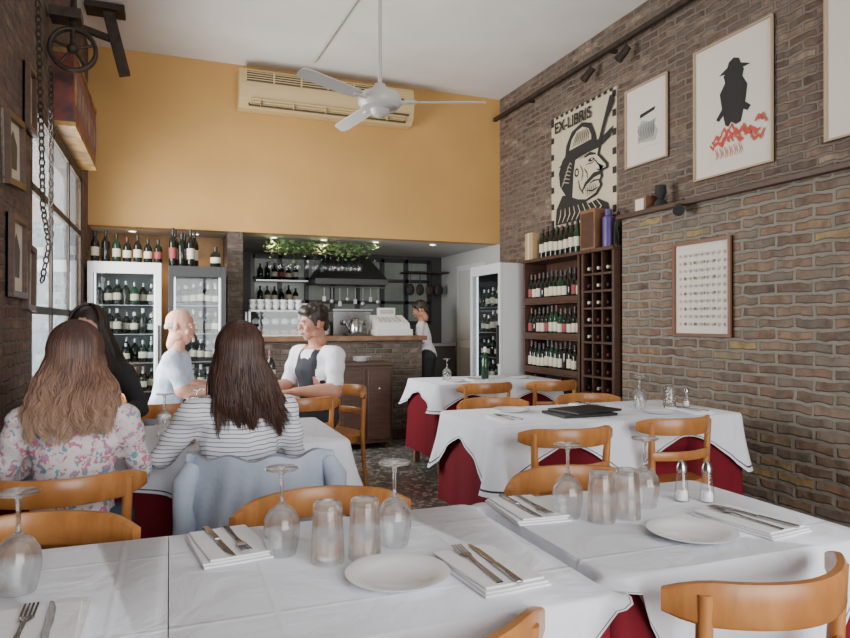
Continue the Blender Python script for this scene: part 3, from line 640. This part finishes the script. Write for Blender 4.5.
def picL(y0,y1,z0,z1,tilt=0):
    mb=MB(); mb.M=ML(XL,y0,z0)@Matrix.Rotation(R(tilt),4,'Z'); W=y1-y0;Hh=z1-z0
    mb.bb(0,W,0,Hh,.001,.012,1); 
    for q in((0,W,0,.03),(0,W,Hh-.03,Hh),(0,.03,.03,Hh-.03),(W-.03,W,.03,Hh-.03)): mb.bb(*q,.001,.035,0)
    mb.poly([(W*.3,Hh*.25),(W*.7,Hh*.25),(W*.75,Hh*.6),(W*.5,Hh*.8),(W*.28,Hh*.6)],.0135,2)
    mb.obj('framed_photo',[M['darkwood'],M['label'],M['greydark']],smooth=0)
picL(3.55,3.92,1.92,2.26,5); picL(3.62,3.97,1.40,1.80); picL(3.98,4.2,1.35,1.70,-4); picL(4.0,4.22,2.3,2.65)
mb=MB(); mb.bb(XL,XL+.12,5.0,6.4,2.62,3.08,0)
for i in range(7):
    y=5.06+.2*i; mb.ell((XL+.12,y+.05,2.86),(.006,.06,.10),1); mb.ell((XL+.12,y+.14,2.86),(.006,.03,.14),2)
mb.bb(XL,XL+.13,5.0,6.4,2.59,2.62,1); mb.bb(XL,XL+.13,5.0,6.4,3.08,3.11,1)
mb.obj('painted_sign_board',[M['floralsign1'],M['floralsign2'],M['purple']])

# ---------------------------------------------------------------- chairs
def build_chair():
    mb=MB()
    poly=[]
    for i in range(32):
        a=2*math.pi*i/32; cxx,cyy=math.cos(a),math.sin(a)
        poly.append((.205*math.copysign(abs(cxx)**.55,cxx)*(1.0+.04*cyy),.20*math.copysign(abs(cyy)**.6,cyy)))
    mb.slab(poly,.435,.46); mb.slab([(x*.88,y*.88) for x,y in poly],.385,.435)
    arc=lambda x,b=-.26,k=.135: b+k*(x/.24)**2
    for s in(-1,1):
        mb.tube([(s*.185,-.20,0),(s*.182,-.175,.25),(s*.182,-.165,.45),(s*.188,-.17,.62),(s*.195,-.178,.77)],[.014,.017,.019,.018,.015],10)
        mb.tube([(s*.175,.175,0),(s*.165,.16,.40)],[.013,.020],10)
        mb.tube([(s*.184,-.185,.17),(s*.171,.168,.17)],.009,8)
    mb.tube([(-.173,.0,.17),(.173,.0,.17)],.009,8); mb.tube([(-.17,.165,.30),(.17,.165,.30)],.009,8)
    n=22; xs=[-.245+.49*i/n for i in range(n+1)]
    hs=[.085*(1-.5*max(0,(abs(x)-.17)/.075)**2) for x in xs]
    mb.sweep([(x,arc(x),.752-.004*(x/.24)**2) for x in xs],.024,hs)
    xs=[-.19+.38*i/n for i in range(n+1)]
    mb.sweep([(x,arc(x,-.235,.09),.60) for x in xs],.016,.045)
    return mb
CH=build_chair().obj('dining_chair',[M['wood']],loc=(1.125,1.17,0),rz=R(3),smooth=50)
def chair(x,y,rz=0): return inst(CH,'dining_chair',(x,y,0),R(rz))
chair(.375,1.165,0)
chair(.40,1.69,180); chair(1.21,1.69,180); chair(-.32,1.69,180)
chair(-.33,2.58,3); chair(.33,2.62,-6)
chair(-.38,3.98,180)
chair(-.04,4.50,4); chair(.82,4.50,-4)
chair(1.13,4.92,108); chair(-.12,5.22,-90)
chair(1.76,2.83,-3); chair(2.46,2.92,3); chair(1.90,3.62,180); chair(2.6,3.62,178)
chair(2.40,5.02,0); chair(3.02,5.0,0)

# ---------------------------------------------------------------- tables
TZ=.762
def table(x0,x1,y0,y1,mode='corner',joined='',redlen=.50,seed=0,wl=(.13,.24)):
    cx_,cy_=(x0+x1)/2,(y0+y1)/2; rnd=random.Random(seed)
    e=empty('dining_table',(cx_,cy_,0)); W,D=x1-x0,y1-y0
    mb=MB(); mb.bb(-W/2+.008,W/2-.008,-D/2+.008,D/2-.008,.725,.755); 
    for sx in(-1,1):
        for sy in(-1,1): mb.bb(sx*(W/2-.06)-.025,sx*(W/2-.06)+.025,sy*(D/2-.06)-.025,sy*(D/2-.06)+.025,0,.725)
    mb.obj('frame',[M['midwood']],e,bevel=.004)
    per=[]; r=.025; N=30
    sides=[('F',(-1,-1),(1,-1),(0,-1)),('R',(1,-1),(1,1),(1,0)),('B',(1,1),(-1,1),(0,1)),('L',(-1,1),(-1,-1),(-1,0))]
    s_acc=0
    for k,(nm,a,b_,nn) in enumerate(sides):
        A=Vector((a[0]*W/2,a[1]*D/2)); B=Vector((b_[0]*W/2,b_[1]*D/2)); d=(B-A).normalized(); Ln=(B-A).length
        nx=sides[(k+1)%4]; rj=.003 if (nm in joined or nx[0] in joined) else r; pv=sides[(k-1)%4]; rp_=.003 if (nm in joined or pv[0] in joined) else r
        A2=A+d*rp_; B2=B-d*rj
        for i in range(N+1):
            t=i/N; p=A2.lerp(B2,t); per.append((p,Vector(nn),t,nm,s_acc+t*Ln))
        s_acc+=Ln
        n2=Vector(nx[3]); cc=B-d*rj-Vector(nn)*rj
        for q in(.25,.5,.75):
            v_=(Vector(nn)*(1-q)+n2*q).normalized(); per.append((cc+v_*rj,v_,1.0,nm if q<.6 else nx[0],s_acc))
    ph=[rnd.uniform(0,6.28) for _ in range(4)]
    def skirt(mbx,ztop,Lf,o0,o1,amp,rows,mis):
        n=len(per); vs=[]
        for q in rows:
            for (p,nn,t,nm,s_) in per:
                L_=Lf(t,nm); j=.04 if nm in joined else 1
                wv=math.sin(s_*26+ph[0])*.6+math.sin(s_*47+ph[1])*.3+math.sin(s_*13+ph[2])*.5
                cornerk=1+1.2*max(0,(abs(2*t-1)-.86)/.14)*q
                off=(0 if q==0 else (o0+o1*q+amp*q*wv)*j*cornerk)
                dz=0 if q==0 else (q*L_+ .002)
                vs.append((p.x+nn.x*off,p.y+nn.y*off,ztop-dz))
        fs=[tuple(range(n))]; ms=[mis[0]]
        for i in range(len(rows)-1):
            for k in range(n):
                k2=(k+1)%n; fs.append((i*n+k,(i+1)*n+k,(i+1)*n+k2,i*n+k2)); ms.append(mis[i])
        mbx.add(vs,fs,ms)
    if mode=='corner': Lf=lambda t,nm: wl[0]+wl[1]*abs(2*t-1)**1.6
    else: Lf=lambda t,nm: min(wl[1],wl[0]+.62*(1-abs(2*t-1)))
    mb=MB(); skirt(mb,TZ-.003,lambda t,nm:redlen,.002,.010,.005,[0,.04,.2,.4,.6,.8,1],[0]*7); mb.obj('undercloth',[M['red']],e,smooth=60)
    oo=(.008,.030,.010) if mode=='corner' else (.006,.016,.005)
    mb=MB(); skirt(mb,TZ,Lf,*oo,[0,.03,.2,.4,.6,.8,.90,.93,1],[0,0,0,0,0,0,1,0,0]); mb.obj('overcloth',[M['cloth'],M['pipe']],e,smooth=60)
    return e
table(-.62,-.002,1.06,1.73,'diamond','R',seed=1,wl=(.015,.34))
table(.0,.792,1.06,1.73,'diamond','L',seed=2,wl=(.012,.34))
table(.838,1.60,1.12,1.73,'diamond','',seed=3,wl=(.012,.34))
table(-.66,.037,2.86,3.60,'corner','R',seed=4,wl=(.12,.06))
table(.04,.74,2.86,3.60,'corner','L',seed=5,wl=(.12,.14))
table(.14,.86,4.74,5.48,'corner','',seed=6)
table(1.48,2.24,2.90,3.60,'corner','R',seed=7,wl=(.10,.22))
table(2.243,3.05,2.90,3.60,'corner','L',seed=8,wl=(.10,.22))
table(2.06,2.66,5.10,5.80,'corner','R',seed=9,wl=(.09,.14),redlen=.62)
table(2.663,3.26,5.10,5.80,'corner','L',seed=10,wl=(.09,.14),redlen=.62)

# ---------------------------------------------------------------- tableware
T=TZ+.0012
def mk(name,fn,mats,**k):
    mb=MB(); fn(mb); return mb.obj(name,mats,**k)
# closed double-walled upturned wine glass
wgp=[(.0001,.106),(.008,.104),(.024,.095),(.0352,.079),(.0387,.06),(.0382,.045),(.0343,.02),(.0296,.0005),(.031,0),(.036,.02),(.0400,.045),(.0405,.06),(.037,.081),(.026,.099),(.010,.110),(.0050,.118),(.0042,.132),(.0042,.165),(.006,.178),(.014,.1835),(.034,.1865),(.0375,.189),(.0375,.1905),(.035,.1925),(.0001,.1932)]
wg=lambda mb: mb.lathe(wgp,(0,0,0),36,0,False)
WG=mk('wine_glass',wg,[M['sglass']],loc=(.235,1.505,T),smooth=80)
for x,y in((.49,1.475),(.99,1.52),(1.25,1.53),(-.27,1.475),(2.62,3.25),(2.72,3.38),(2.3,5.45),(-.02,3.25),(.12,3.4)): inst(WG,'wine_glass',(x,y,T))
tb=lambda mb: mb.lathe([(.0001,.116),(.027,.115),(.0285,.112),(.0325,.058),(.0348,.001),(.0355,0),(.0365,.003),(.0345,.06),(.0315,.120),(.030,.126),(.028,.128),(.0001,.128)],(0,0,0),32,0,False)
TB=mk('water_tumbler',tb,[M['sglass']],loc=(.32,1.42,T),smooth=60)
for x,y in((.402,1.418),(1.05,1.455),(1.13,1.455),(2.80,3.2),(2.88,3.3),(.08,3.12)): inst(TB,'water_tumbler',(x,y,T))
pl=lambda mb: mb.lathe([(.0001,.004),(.065,.004),(.072,.008),(.104,.017),(.106,.019),(.104,.0195),(.070,.011),(.062,.0075),(.0001,.0075)],(0,0,0),48,0,False)
PL=mk('dinner_plate',pl,[M['porcelain']],loc=(.43,1.275,T-.003))
for x,y in((1.18,1.275),(1.85,3.42),(2.6,3.06),(.40,5.02),(.6,5.30),(2.3,5.30),(2.98,5.4),(-.25,3.15)): inst(PL,'dinner_plate',(x,y,T-.003))
def napk(mb):
    def rr_(w,d,dx=0,dy=0,sk=0):
        return [(x+dx+sk*y,y+dy) for x,y in((-w,-d),(-w*.3,-d-.002),(w*.4,-d+.001),(w,-d),(w+.002,-d*.3),(w,d),(w*.2,d+.002),(-w,d),(-w-.002,d*.2))]
    mb.slab(rr_(.074,.120),0,.0055); mb.slab(rr_(.071,.115,.002,-.001,.02),.0057,.0105); mb.slab(rr_(.066,.109,-.003,.002,-.03),.0107,.0155)
NP=mk('folded_napkin',napk,[M['napkin']],loc=(.617,1.245,T),rz=R(4),smooth=0,bevel=.002)
def fork(mb):
    mb.add([(-.007,-.105,0),(.007,-.105,0),(.0035,0,.003),(-.0035,0,.003),(-.004,.03,.005),(.004,.03,.005),(-.012,.052,.003),(.012,.052,.003),(-.012,.06,.002),(.012,.06,.002)],[(0,1,2,3),(3,2,5,4),(4,5,7,6),(6,7,9,8)])
    mb.add([(-.007,-.105,.002),(.007,-.105,.002),(.0035,0,.005),(-.0035,0,.005),(-.004,.03,.007),(.004,.03,.007),(-.012,.052,.005),(.012,.052,.005),(-.012,.06,.004),(.012,.06,.004)],[(0,1,2,3),(3,2,5,4),(4,5,7,6),(6,7,9,8)])
    for s in(-1,1):
        mb.add([(s*.007,-.105,0),(s*.007,-.105,.002),(s*.0035,0,.005),(s*.0035,0,.003)],[(0,1,2,3)])
    for i in range(4): mb.box((-.0099+.0066*i,.082,.005),(.0036,.048,.0022),rx=R(5))
FK=mk('dinner_fork',fork,[M['steel']],loc=(.594,1.25,T+.0160))
def knife(mb):
    mb.slab([(-.007,-.115),(.007,-.115),(.006,-.01),(-.006,-.01)],0,.006)
    mb.slab([(-.006,-.01),(.006,-.01),(.0085,.02),(.0085,.08),(.003,.112),(-.004,.118),(-.005,.02)],.0015,.004)
KN=mk('dinner_knife',knife,[M['steel']],loc=(.628,1.242,T+.0160),bevel=.001)
def setting(x,y,rz=0,dx=.032):
    inst(NP,'folded_napkin',(x,y,T),R(rz)); c_,s_=math.cos(R(rz)),math.sin(R(rz))
    inst(FK,'dinner_fork',(x-dx*.6*c_,y-dx*.6*s_,T+.016),R(rz)); inst(KN,'dinner_knife',(x+dx*.6*c_,y+dx*.6*s_,T+.016),R(rz+4))
setting(-.205,1.235,0); setting(1.39,1.30,6); setting(.91,1.60,180-5); setting(.125,1.59,188)
setting(1.66,3.12,0); setting(2.38,3.42,0); setting(2.80,3.04,0); setting(2.52,5.32,0)
def shaker(mb):
    mb.lathe([(.020,0),(.021,.01),(.019,.03),(.014,.075),(.013,.085)],(0,0,0),20,0); mb.lathe([(.0145,.083),(.015,.095),(.010,.112),(.004,.118),(.0001,.119)],(0,0,0),20,1)
    mb.lathe([(.017,.003),(.0165,.025),(.013,.032),(.0001,.033)],(0,0,0),16,2)
SK=mk('salt_shaker',shaker,[M['glass'],M['steel'],M['porcelain']],loc=(1.385,1.535,T)); inst(SK,'salt_shaker',(1.445,1.50,T)); inst(SK,'salt_shaker',(2.97,3.25,T))
mb=MB(); bottle(mb,0,0,0,h=.29,r=.035,g=0,lab=0,cap=2,seg=20); mb.obj('water_bottle',[M['bot_green'],M['label'],M['whitemetal']],loc=(2.70,5.5,T))
mb=MB(); bottle(mb,0,0,0,h=.30,r=.037,g=0,lab=1,cap=2,seg=20); mb.obj('wine_bottle',[M['bot_dark'],M['label'],M['caps']],loc=(.74,5.30,T))
mb=MB(); mb.box((0,0,.008),(.34,.24,.014)); mb.box((.05,.02,.022),(.34,.24,.013),rz=.2); mb.obj('menu_folders',[M['black']],loc=(2.14,3.17,T+.001),bevel=.003)

# ---------------------------------------------------------------- people
def remesh(mb,vox,sm=4,disp=0):
    me=bpy.data.meshes.new('tmp'); me.from_pydata(mb.v,[],mb.f); o=bpy.data.objects.new('tmp',me); bpy.context.scene.collection.objects.link(o)
    r=o.modifiers.new('r','REMESH'); r.mode='VOXEL'; r.voxel_size=vox
    s=o.modifiers.new('s','SMOOTH'); s.factor=.5; s.iterations=sm
    bpy.context.view_layer.update(); dg=bpy.context.evaluated_depsgraph_get()
    out=bpy.data.meshes.new_from_object(o.evaluated_get(dg)); bpy.data.objects.remove(o)
    out.polygons.foreach_set('use_smooth',[True]*len(out.polygons)); return out
def segd(p,a,b_):
    ab=b_-a; t=max(0,min(1,(p-a).dot(ab)/max(ab.length_squared,1e-9))); return (p-(a+ab*t)).length
def link(name,me,parent,mats,mx=None):
    for m_ in mats: me.materials.append(m_)
    o=bpy.data.objects.new(name,me); bpy.context.scene.collection.objects.link(o); o.parent=parent
    if mx is not None: o.matrix_local=mx
    return o
def handmesh(side):
    mb=MB(); s=side
    mb.chain([((0,-.01,0),(.024,.02,.019)),((0,.03,0),(.034,.02,.015)),((0,.078,0),(.040,.016,.013))])
    for i,(x,L_) in enumerate(((-.031,.060),(-.011,.074),(.010,.070),(.030,.055))):
        x=x*s; x2=x*1.25
        mb.chain([((x,.078,.002),.0095),((x*1.1,.085+L_*.45,-.002),.0088),((x2,.085+L_*.75,-.014),.0080),((x2,.085+L_*.92,-.027),.0068)])
    mb.chain([((-.024*s,.012,-.004),.014),((-.050*s,.045,-.010),.0115),((-.056*s,.078,-.016),.009)])
    return remesh(mb,.0042,2)
HM={1:handmesh(1),-1:handmesh(-1)}
def headmesh():
    mb=MB()
    mb.ell((0,-.012,.030),(.076,.094,.086)); mb.ell((0,.022,.010),(.068,.068,.075))
    mb.chain([((0,.030,-.02),(.060,.055,.05)),((0,.042,-.065),(.046,.045,.035)),((0,.060,-.094),(.024,.022,.018))])
    mb.chain([((0,.088,.012),.0085),((0,.106,-.020),.012)]); mb.ell((0,.106,-.027),(.017,.012,.009))
    for s in(-1,1):
        mb.ell((s*.040,.068,-.030),(.020,.018,.020)); mb.ell((s*.029,.083,.022),(.022,.010,.008)); mb.ell((s*.076,-.008,-.008),(.010,.018,.032)); mb.ell((s*.045,.0,-.07),(.02,.04,.03))
    mb.ell((0,.094,-.058),(.022,.010,.012))
    mb.chain([((0,-.018,-.06),.052),((0,-.028,-.13),.050)])
    return remesh(mb,.0055,3)
HEAD=headmesh()
def curve_locks(name,parent,mx,mat_,n,L_,wav,rx=.086,ry=.102,rz_=.100,spread=1.0,seed=1,front=125,thick=.0022,back=.128,sweepx=0):
    rnd=random.Random(seed); cu=bpy.data.curves.new(name,'CURVE'); cu.dimensions='3D'; cu.bevel_depth=1; cu.bevel_resolution=0; cu.use_fill_caps=True
    nc=46; cl=[(rnd.uniform(-1,1)*.035,rnd.uniform(0,6.28),rnd.uniform(.7,1.2),rnd.uniform(.82,1.06)) for _ in range(nc)]
    for i in range(n):
        ph=rnd.uniform(-front,front); ci=int((ph+front)/(2*front)*(nc-1)+rnd.gauss(0,.45)); ci=min(nc-1,max(0,ci)); jx,w1,w2,lf=cl[ci]
        f=R(ph); th0=rnd.uniform(2,30); off=rnd.uniform(.99,1.075); pts=[]
        for k in range(8):
            th=R(th0+(98-th0)*k/7); w=off
            pts.append(Vector((rx*w*math.sin(f)*math.sin(th),-ry*w*math.cos(f)*math.sin(th)-.012,rz_*w*math.cos(th)+.03)))
        p=pts[-1]; Ll=L_*lf*rnd.uniform(.88,1.06); n2=14
        yb=-back-rnd.uniform(0,.022) if abs(ph)<100 else p.y
        fl=rnd.uniform(-.014,.014)
        for k in range(1,n2+1):
            q=k/n2; x=p.x*(1+spread*.42*math.sin(q*1.9))+wav*math.sin(q*12*w2+w1)*q+jx*q*q*.8+fl*q+sweepx*q*q
            y=p.y+(yb-p.y)*min(1,q*1.6)*(math.cos(f)*.5+.5 if abs(ph)<100 else 0)+wav*.6*math.cos(q*10*w2+w1)*q
            pts.append(Vector((x,y,p.z-q*Ll)))
        sp=cu.splines.new('POLY'); sp.points.add(len(pts)-1); tk=thick*rnd.uniform(.7,1.3)
        for k,p_ in enumerate(pts):
            sp.points[k].co=(*p_,1); q=k/(len(pts)-1); sp.points[k].radius=tk*(1.15-.85*q**3)
        sp.use_smooth=True
    cu.materials.append(mat_); o=bpy.data.objects.new(name,cu); bpy.context.scene.collection.objects.link(o); o.parent=parent; o.matrix_local=mx; return o
def person(name,loc,rz,shirt,pants,skin,hair,kind,lean=.02,arms=None,bw=1.0,sleeve='long',apron=None,headrot=(0,0,0),stand=False,scale=1.0,hairlen=.3,leanx=0,seed=1,wav=.006,nl=1000,sweepx=0):
    e=empty(name,loc,R(rz)); e.scale=(scale,)*3
    dz=.42 if stand else 0
    V=Vector
    mb=MB(); lx=leanx
    waist=V((lx*.3,.015+lean*.3,.70+dz)); chest=V((lx*.7,.02+lean*.7,.87+dz)); up=V((lx,.005+lean,.965+dz)); nb=V((lx,.0+lean,1.01+dz)); nt_=V((lx,.02+lean,1.09+dz)); hc=V((lx,.03+lean,1.19+dz))
    fem = kind in('long','long2')
    mb.chain([((0,0,.555+dz),(.165 if fem else .155,.115,.095)),(waist,(.128*bw,.095*bw,.08)),(chest,(.150*bw,.108*bw,.09)),(up,(.135*bw,.085*bw,.055)),(nb,(.07,.06,.03))],.4)
    mb.chain([(nb-V((0,0,.02)),.054),(nt_,.047)])
    segs=[(V((0,0,.60+dz)),up,0),(V((0,0,.62+dz)),V((0,0,.62+dz)),0),(nb+V((0,0,.035)),nt_+V((0,0,.03)),2)]
    arms=arms or {}
    hands=[]
    for s in(-1,1):
        sh=V((lx+s*.165*bw,lean,.965+dz)); el,wr,hd=arms.get(s,((s*.25,.10,.79),(s*.13,.33,.80),(-s*.3,1,0)))
        el=V(el)+V((0,0,dz));wr=V(wr)+V((0,0,dz)); hd=V(hd).normalized()
        mb.chain([(V((lx+s*.09*bw,lean,.985+dz)),.056),(sh,.060*bw),(sh.lerp(el,.5),.050*bw),(el,.043*bw),(el.lerp(wr,.35),.042*bw),(wr,.029)])
        segs.append((sh,el if sleeve=='long' else sh.lerp(el,.75),0)); segs.append((el,wr,0 if sleeve=='long' else 2)); segs.append((wr.lerp(el,.12),wr+hd*.05,2))
        hands.append((s,wr,hd))
        if stand: pts=[((s*.09,0,.93),.092),((s*.10,.02,.50),.062),((s*.10,.015,.38),.058),((s*.105,-.01,.10),.042)]; foot=(s*.11,.14,.045)
        else: pts=[((s*.085,.02,.535),.088),((s*.11,.40,.53),.064),((s*.115,.42,.42),.060),((s*.115,.38,.10),.042)]; foot=(s*.12,.51,.042)
        mb.chain(pts); ank=V(pts[-1][0]); mb.chain([(ank-V((0,0,.05)),.042),(foot,(.045,.05,.036))])
        for a,b_ in zip(pts[:-1],pts[1:]): segs.append((V(a[0]),V(b_[0]),1))
        segs.append((ank-V((0,.02,.05)),V(foot),3))
    me=remesh(mb,.0125,3)
    rz_=random.Random(seed)
    pa=[rz_.uniform(0,6) for _ in range(4)]
    for v in me.vertices:
        c_=v.co
        if .55+dz<c_.z<.97+dz:
            w=.0035*math.sin(38*c_.z+9*c_.x+pa[0])*math.sin(14*c_.x+pa[1])+.003*math.sin(60*c_.z-22*abs(c_.x)+pa[2])*min(1,abs(c_.x)*6)
            v.co=c_+v.normal*w
    for m_ in(shirt,pants,skin,M['black'],apron or shirt): me.materials.append(m_)
    for p in me.polygons:
        c_=p.center; best=min(((segd(c_,a,b_),mi) for a,b_,mi in segs),key=lambda q:q[0])
        mi=best[1]
        if mi==0 and c_.z<.53+dz and abs(c_.x)<.2 : mi=1
        if apron and mi in(0,1):
            cxx=abs(c_.x-lx*.7)
            if p.normal.y>.05 and cxx<(.175 if c_.z<.80+dz else .115) and c_.z<.95+dz and c_.y<.36: mi=4
            elif c_.z>=.90+dz and p.normal.y>-.6 and abs(cxx-.080)<.024 and c_.z<1.03+dz: mi=4
            elif abs(c_.z-.735-dz)<.018 and cxx<.19: mi=4
        p.material_index=mi
    o=bpy.data.objects.new('body',me); bpy.context.scene.collection.objects.link(o); o.parent=e
    for s,wr,hd in hands:
        y=hd; z=V((0,0,1)); x=y.cross(z).normalized(); z=x.cross(y)
        mx=Matrix((( x.x,y.x,z.x,wr.x),(x.y,y.y,z.y,wr.y),(x.z,y.z,z.z,wr.z),(0,0,0,1)))
        link('hand_left' if s<0 else 'hand_right',HM[s].copy(),e,[skin],mx@Matrix.Translation((0,.015,0)))
    HMX=Matrix.Translation(hc)@Euler([R(a) for a in headrot]).to_matrix().to_4x4()
    link('head',HEAD.copy(),e,[skin],HMX)
    mb=MB()
    for s in(-1,1):
        mb.ell((s*.029,.0845,.004),(.0125,.008,.0065),0); mb.ell((s*.029,.0915,.004),(.0055,.0025,.0055),1); mb.ell((s*.030,.092,.026),(.019,.005,.0035),3)
    mb.ell((0,.1025,-.0575),(.020,.004,.0035),2); mb.ell((0,.1005,-.064),(.017,.005,.005),2)
    f=mb.obj('face_features',[M['eye'],M['ink'],M['lip'],hair],e); f.matrix_local=HMX
    if kind=='short':
        mb=MB(); mb.ell((0,-.020,.050),(.086,.098,.082)); mb.chain([((0,-.075,.02),(.068,.035,.05)),((0,-.078,-.035),(.055,.025,.035))])
        for s in(-1,1): mb.chain([((s*.066,.0,.045),(.018,.045,.035)),((s*.073,.012,.0),(.009,.012,.022))])
        mb.chain([((-.05,.055,.085),.026),((0,.066,.098),.026),((.05,.055,.085),.026)])
        for i in range(80):
            a=random.uniform(0,6.28); t=random.uniform(0,1.25); mb.ell((.084*math.sin(t)*math.cos(a),-.02+.096*math.sin(t)*math.sin(a),.052+.080*math.cos(t)),.013,seg=6,rings=5)
        link('hair',remesh(mb,.006,1),e,[hair],HMX)
    elif kind=='bald':
        mb=MB()
        for s in(-1,1): mb.chain([((s*.068,-.035,.004),(.009,.018,.018)),((s*.060,-.063,-.004),(.013,.016,.022)),((s*.035,-.086,-.012),(.02,.012,.022))])
        link('hair',remesh(mb,.005,2),e,[hair],HMX)
    else:
        mb=MB(); mb.ell((0,-.016,.034),(.083,.096,.092))
        L_=hairlen; sw=sweepx
        mb.chain([((0,-.050,.0),(.082,.062,.07)),((0,-.090,-.10),(.090,.038,.06)),((sw*.25,-.112,-.10-L_*.4),(.092,.026,.05)),((sw*.6,-.118,-.05-L_*.62),(.075,.016,.04))],.3)
        for s in(-1,1): mb.chain([((s*.066,.0,.02),(.020,.045,.04)),((s*.080,-.01,-.08),(.018,.030,.05)),((s*.09,-.04,-.15),(.020,.032,.04))])
        link('hair',remesh(mb,.008,3),e,[hair],HMX)
        curve_locks('hair_locks',e,HMX,hair,nl,L_+.03,wav,seed=seed,sweepx=sweepx)
    return e
person('seated_woman',(-.31,2.57,0),-4,M['floral'],M['jeans'],M['skin2'],M['hairblonde'],'long',hairlen=.25,seed=3,wav=.024,lean=.03,nl=1700,
       arms={-1:((-.24,.08,.76),(-.12,.33,.80),(.3,1,0)),1:((.215,.10,.76),(.16,.35,.81),(-.1,1,0))},scale=.97)
person('seated_woman',(.26,2.60,0),4,M['stripes'],M['jeans'],M['skin2'],M['hairbrown'],'long',hairlen=.27,seed=5,wav=.010,lean=.04,leanx=-.005,bw=1.06,nl=1600,sweepx=.045,
       arms={-1:((-.29,.12,.79),(-.20,.36,.81),(.1,1,0)),1:((.225,.06,.76),(.10,.34,.81),(-.5,1,0))},headrot=(4,0,8),scale=.97)
person('seated_woman',(-.40,3.96,0),180,M['blackcloth'],M['blackcloth'],M['skin2'],M['hairdark'],'long',hairlen=.22,seed=8,scale=1.04,nl=700,leanx=0,headrot=(0,0,-15))
person('seated_man',(-.06,5.16,0),-98,M['blueshirt'],M['trouser'],M['skin2'],M['hairwhite'],'bald',lean=.10,bw=1.14,sleeve='short',headrot=(-8,0,-10),scale=1.05,seed=11,
       arms={-1:((-.25,.16,.76),(-.13,.36,.76),(.3,1,0)),1:((.25,.18,.76),(.10,.38,.76),(-.3,1,0))})
person('seated_man',(1.06,4.92,0),116,M['whiteshirt'],M['trouser'],M['skin'],M['hairdark'],'short',lean=.04,bw=1.22,sleeve='short',apron=M['navy'],headrot=(-8,0,-16),scale=1.07,seed=12,
       arms={-1:((-.27,.10,.74),(-.14,.34,.745),(.3,1,0)),1:((.27,.10,.74),(.12,.33,.745),(-.3,1,0))})
person('standing_cook',(3.05,7.80,0),60,M['whiteshirt'],M['trouser'],M['skin'],M['hairdark'],'short',lean=.10,stand=True,scale=.89,headrot=(-20,0,0),sleeve='short',seed=13,
       arms={-1:((-.24,.10,.74),(-.12,.30,.74),(.3,1,-.2)),1:((.24,.10,.74),(.12,.32,.74),(-.3,1,-.2))})

# jacket on the striped woman's chair
mb=MB(); nu,nv=44,34; vs=[]
arc=lambda x: -.26+.135*(x/.24)**2
for j in range(nv+1):
    for i in range(nu+1):
        u=i/nu*2-1; v_=j/nv; x=u*.262
        xc=max(-.24,min(.24,x)); yb=arc(xc)
        if v_<.25: q=1-v_/.25; z=.812-q*.20; y=yb+.026+.01*math.sin(u*9)*q
        else:
            q=(v_-.25)/.75; z=.812-q*(.40+.05*math.sin(u*5+1)+.03*math.sin(u*11)); y=yb-.028-.034*q-.022*q*math.sin(u*13+3*q)-.012*q*math.sin(u*27+5*q)
        if v_<.30 and v_>.2: z+=.010*math.sin(u*11)
        x2=x*(1+.08*(q if v_>=.25 else 0))
        vs.append((x2,y,z))
fs=[(j*(nu+1)+i,j*(nu+1)+i+1,(j+1)*(nu+1)+i+1,(j+1)*(nu+1)+i) for j in range(nv) for i in range(nu)]
mb.add(vs,fs)
for s in(-1,1): mb.tube([(s*.235,-.17,.775),(s*.262,-.20,.72),(s*.264,-.225,.64),(s*.258,-.215,.58),(s*.27,-.22,.50),(s*.252,-.225,.43)],[.030,.042,.034,.040,.032,.036],12)
o=mb.obj('denim_jacket',[M['denim']],loc=(.33,2.62,0),rz=R(-6),smooth=80); sd=o.modifiers.new('thick','SOLIDIFY'); sd.thickness=.005

# ---------------------------------------------------------------- light
w=bpy.data.worlds.new('World'); bpy.context.scene.world=w; w.use_nodes=True
bg=w.node_tree.nodes['Background']; bg.inputs[0].default_value=(.84,.92,1,1); bg.inputs[1].default_value=2.6
def area(name,loc,rot,sx,sy,p,col):
    l=bpy.data.lights.new(name,'AREA'); l.shape='RECTANGLE'; l.size=sx; l.size_y=sy; l.energy=p; l.color=col
    o=bpy.data.objects.new(name,l); o.location=loc; o.rotation_euler=[R(a) for a in rot]; bpy.context.scene.collection.objects.link(o)
area('daylight_shopfront',(1.45,YF-.3,1.9),(90,0,0),3.6,2.8,290,(1,.97,.93))
area('daylight_side_window',(XL-.12,5.4,1.7),(0,-90,0),1.6,2.1,240,(1,.98,.95))

# ---------------------------------------------------------------- camera
cam=bpy.data.cameras.new('camera'); cam.sensor_width=36; cam.lens=28.2; cam.clip_start=.05
co=bpy.data.objects.new('camera',cam); co.location=(0,0,1.28); co.rotation_euler=(R(90.26),0,R(-21)); bpy.context.scene.collection.objects.link(co)
bpy.context.scene.camera=co
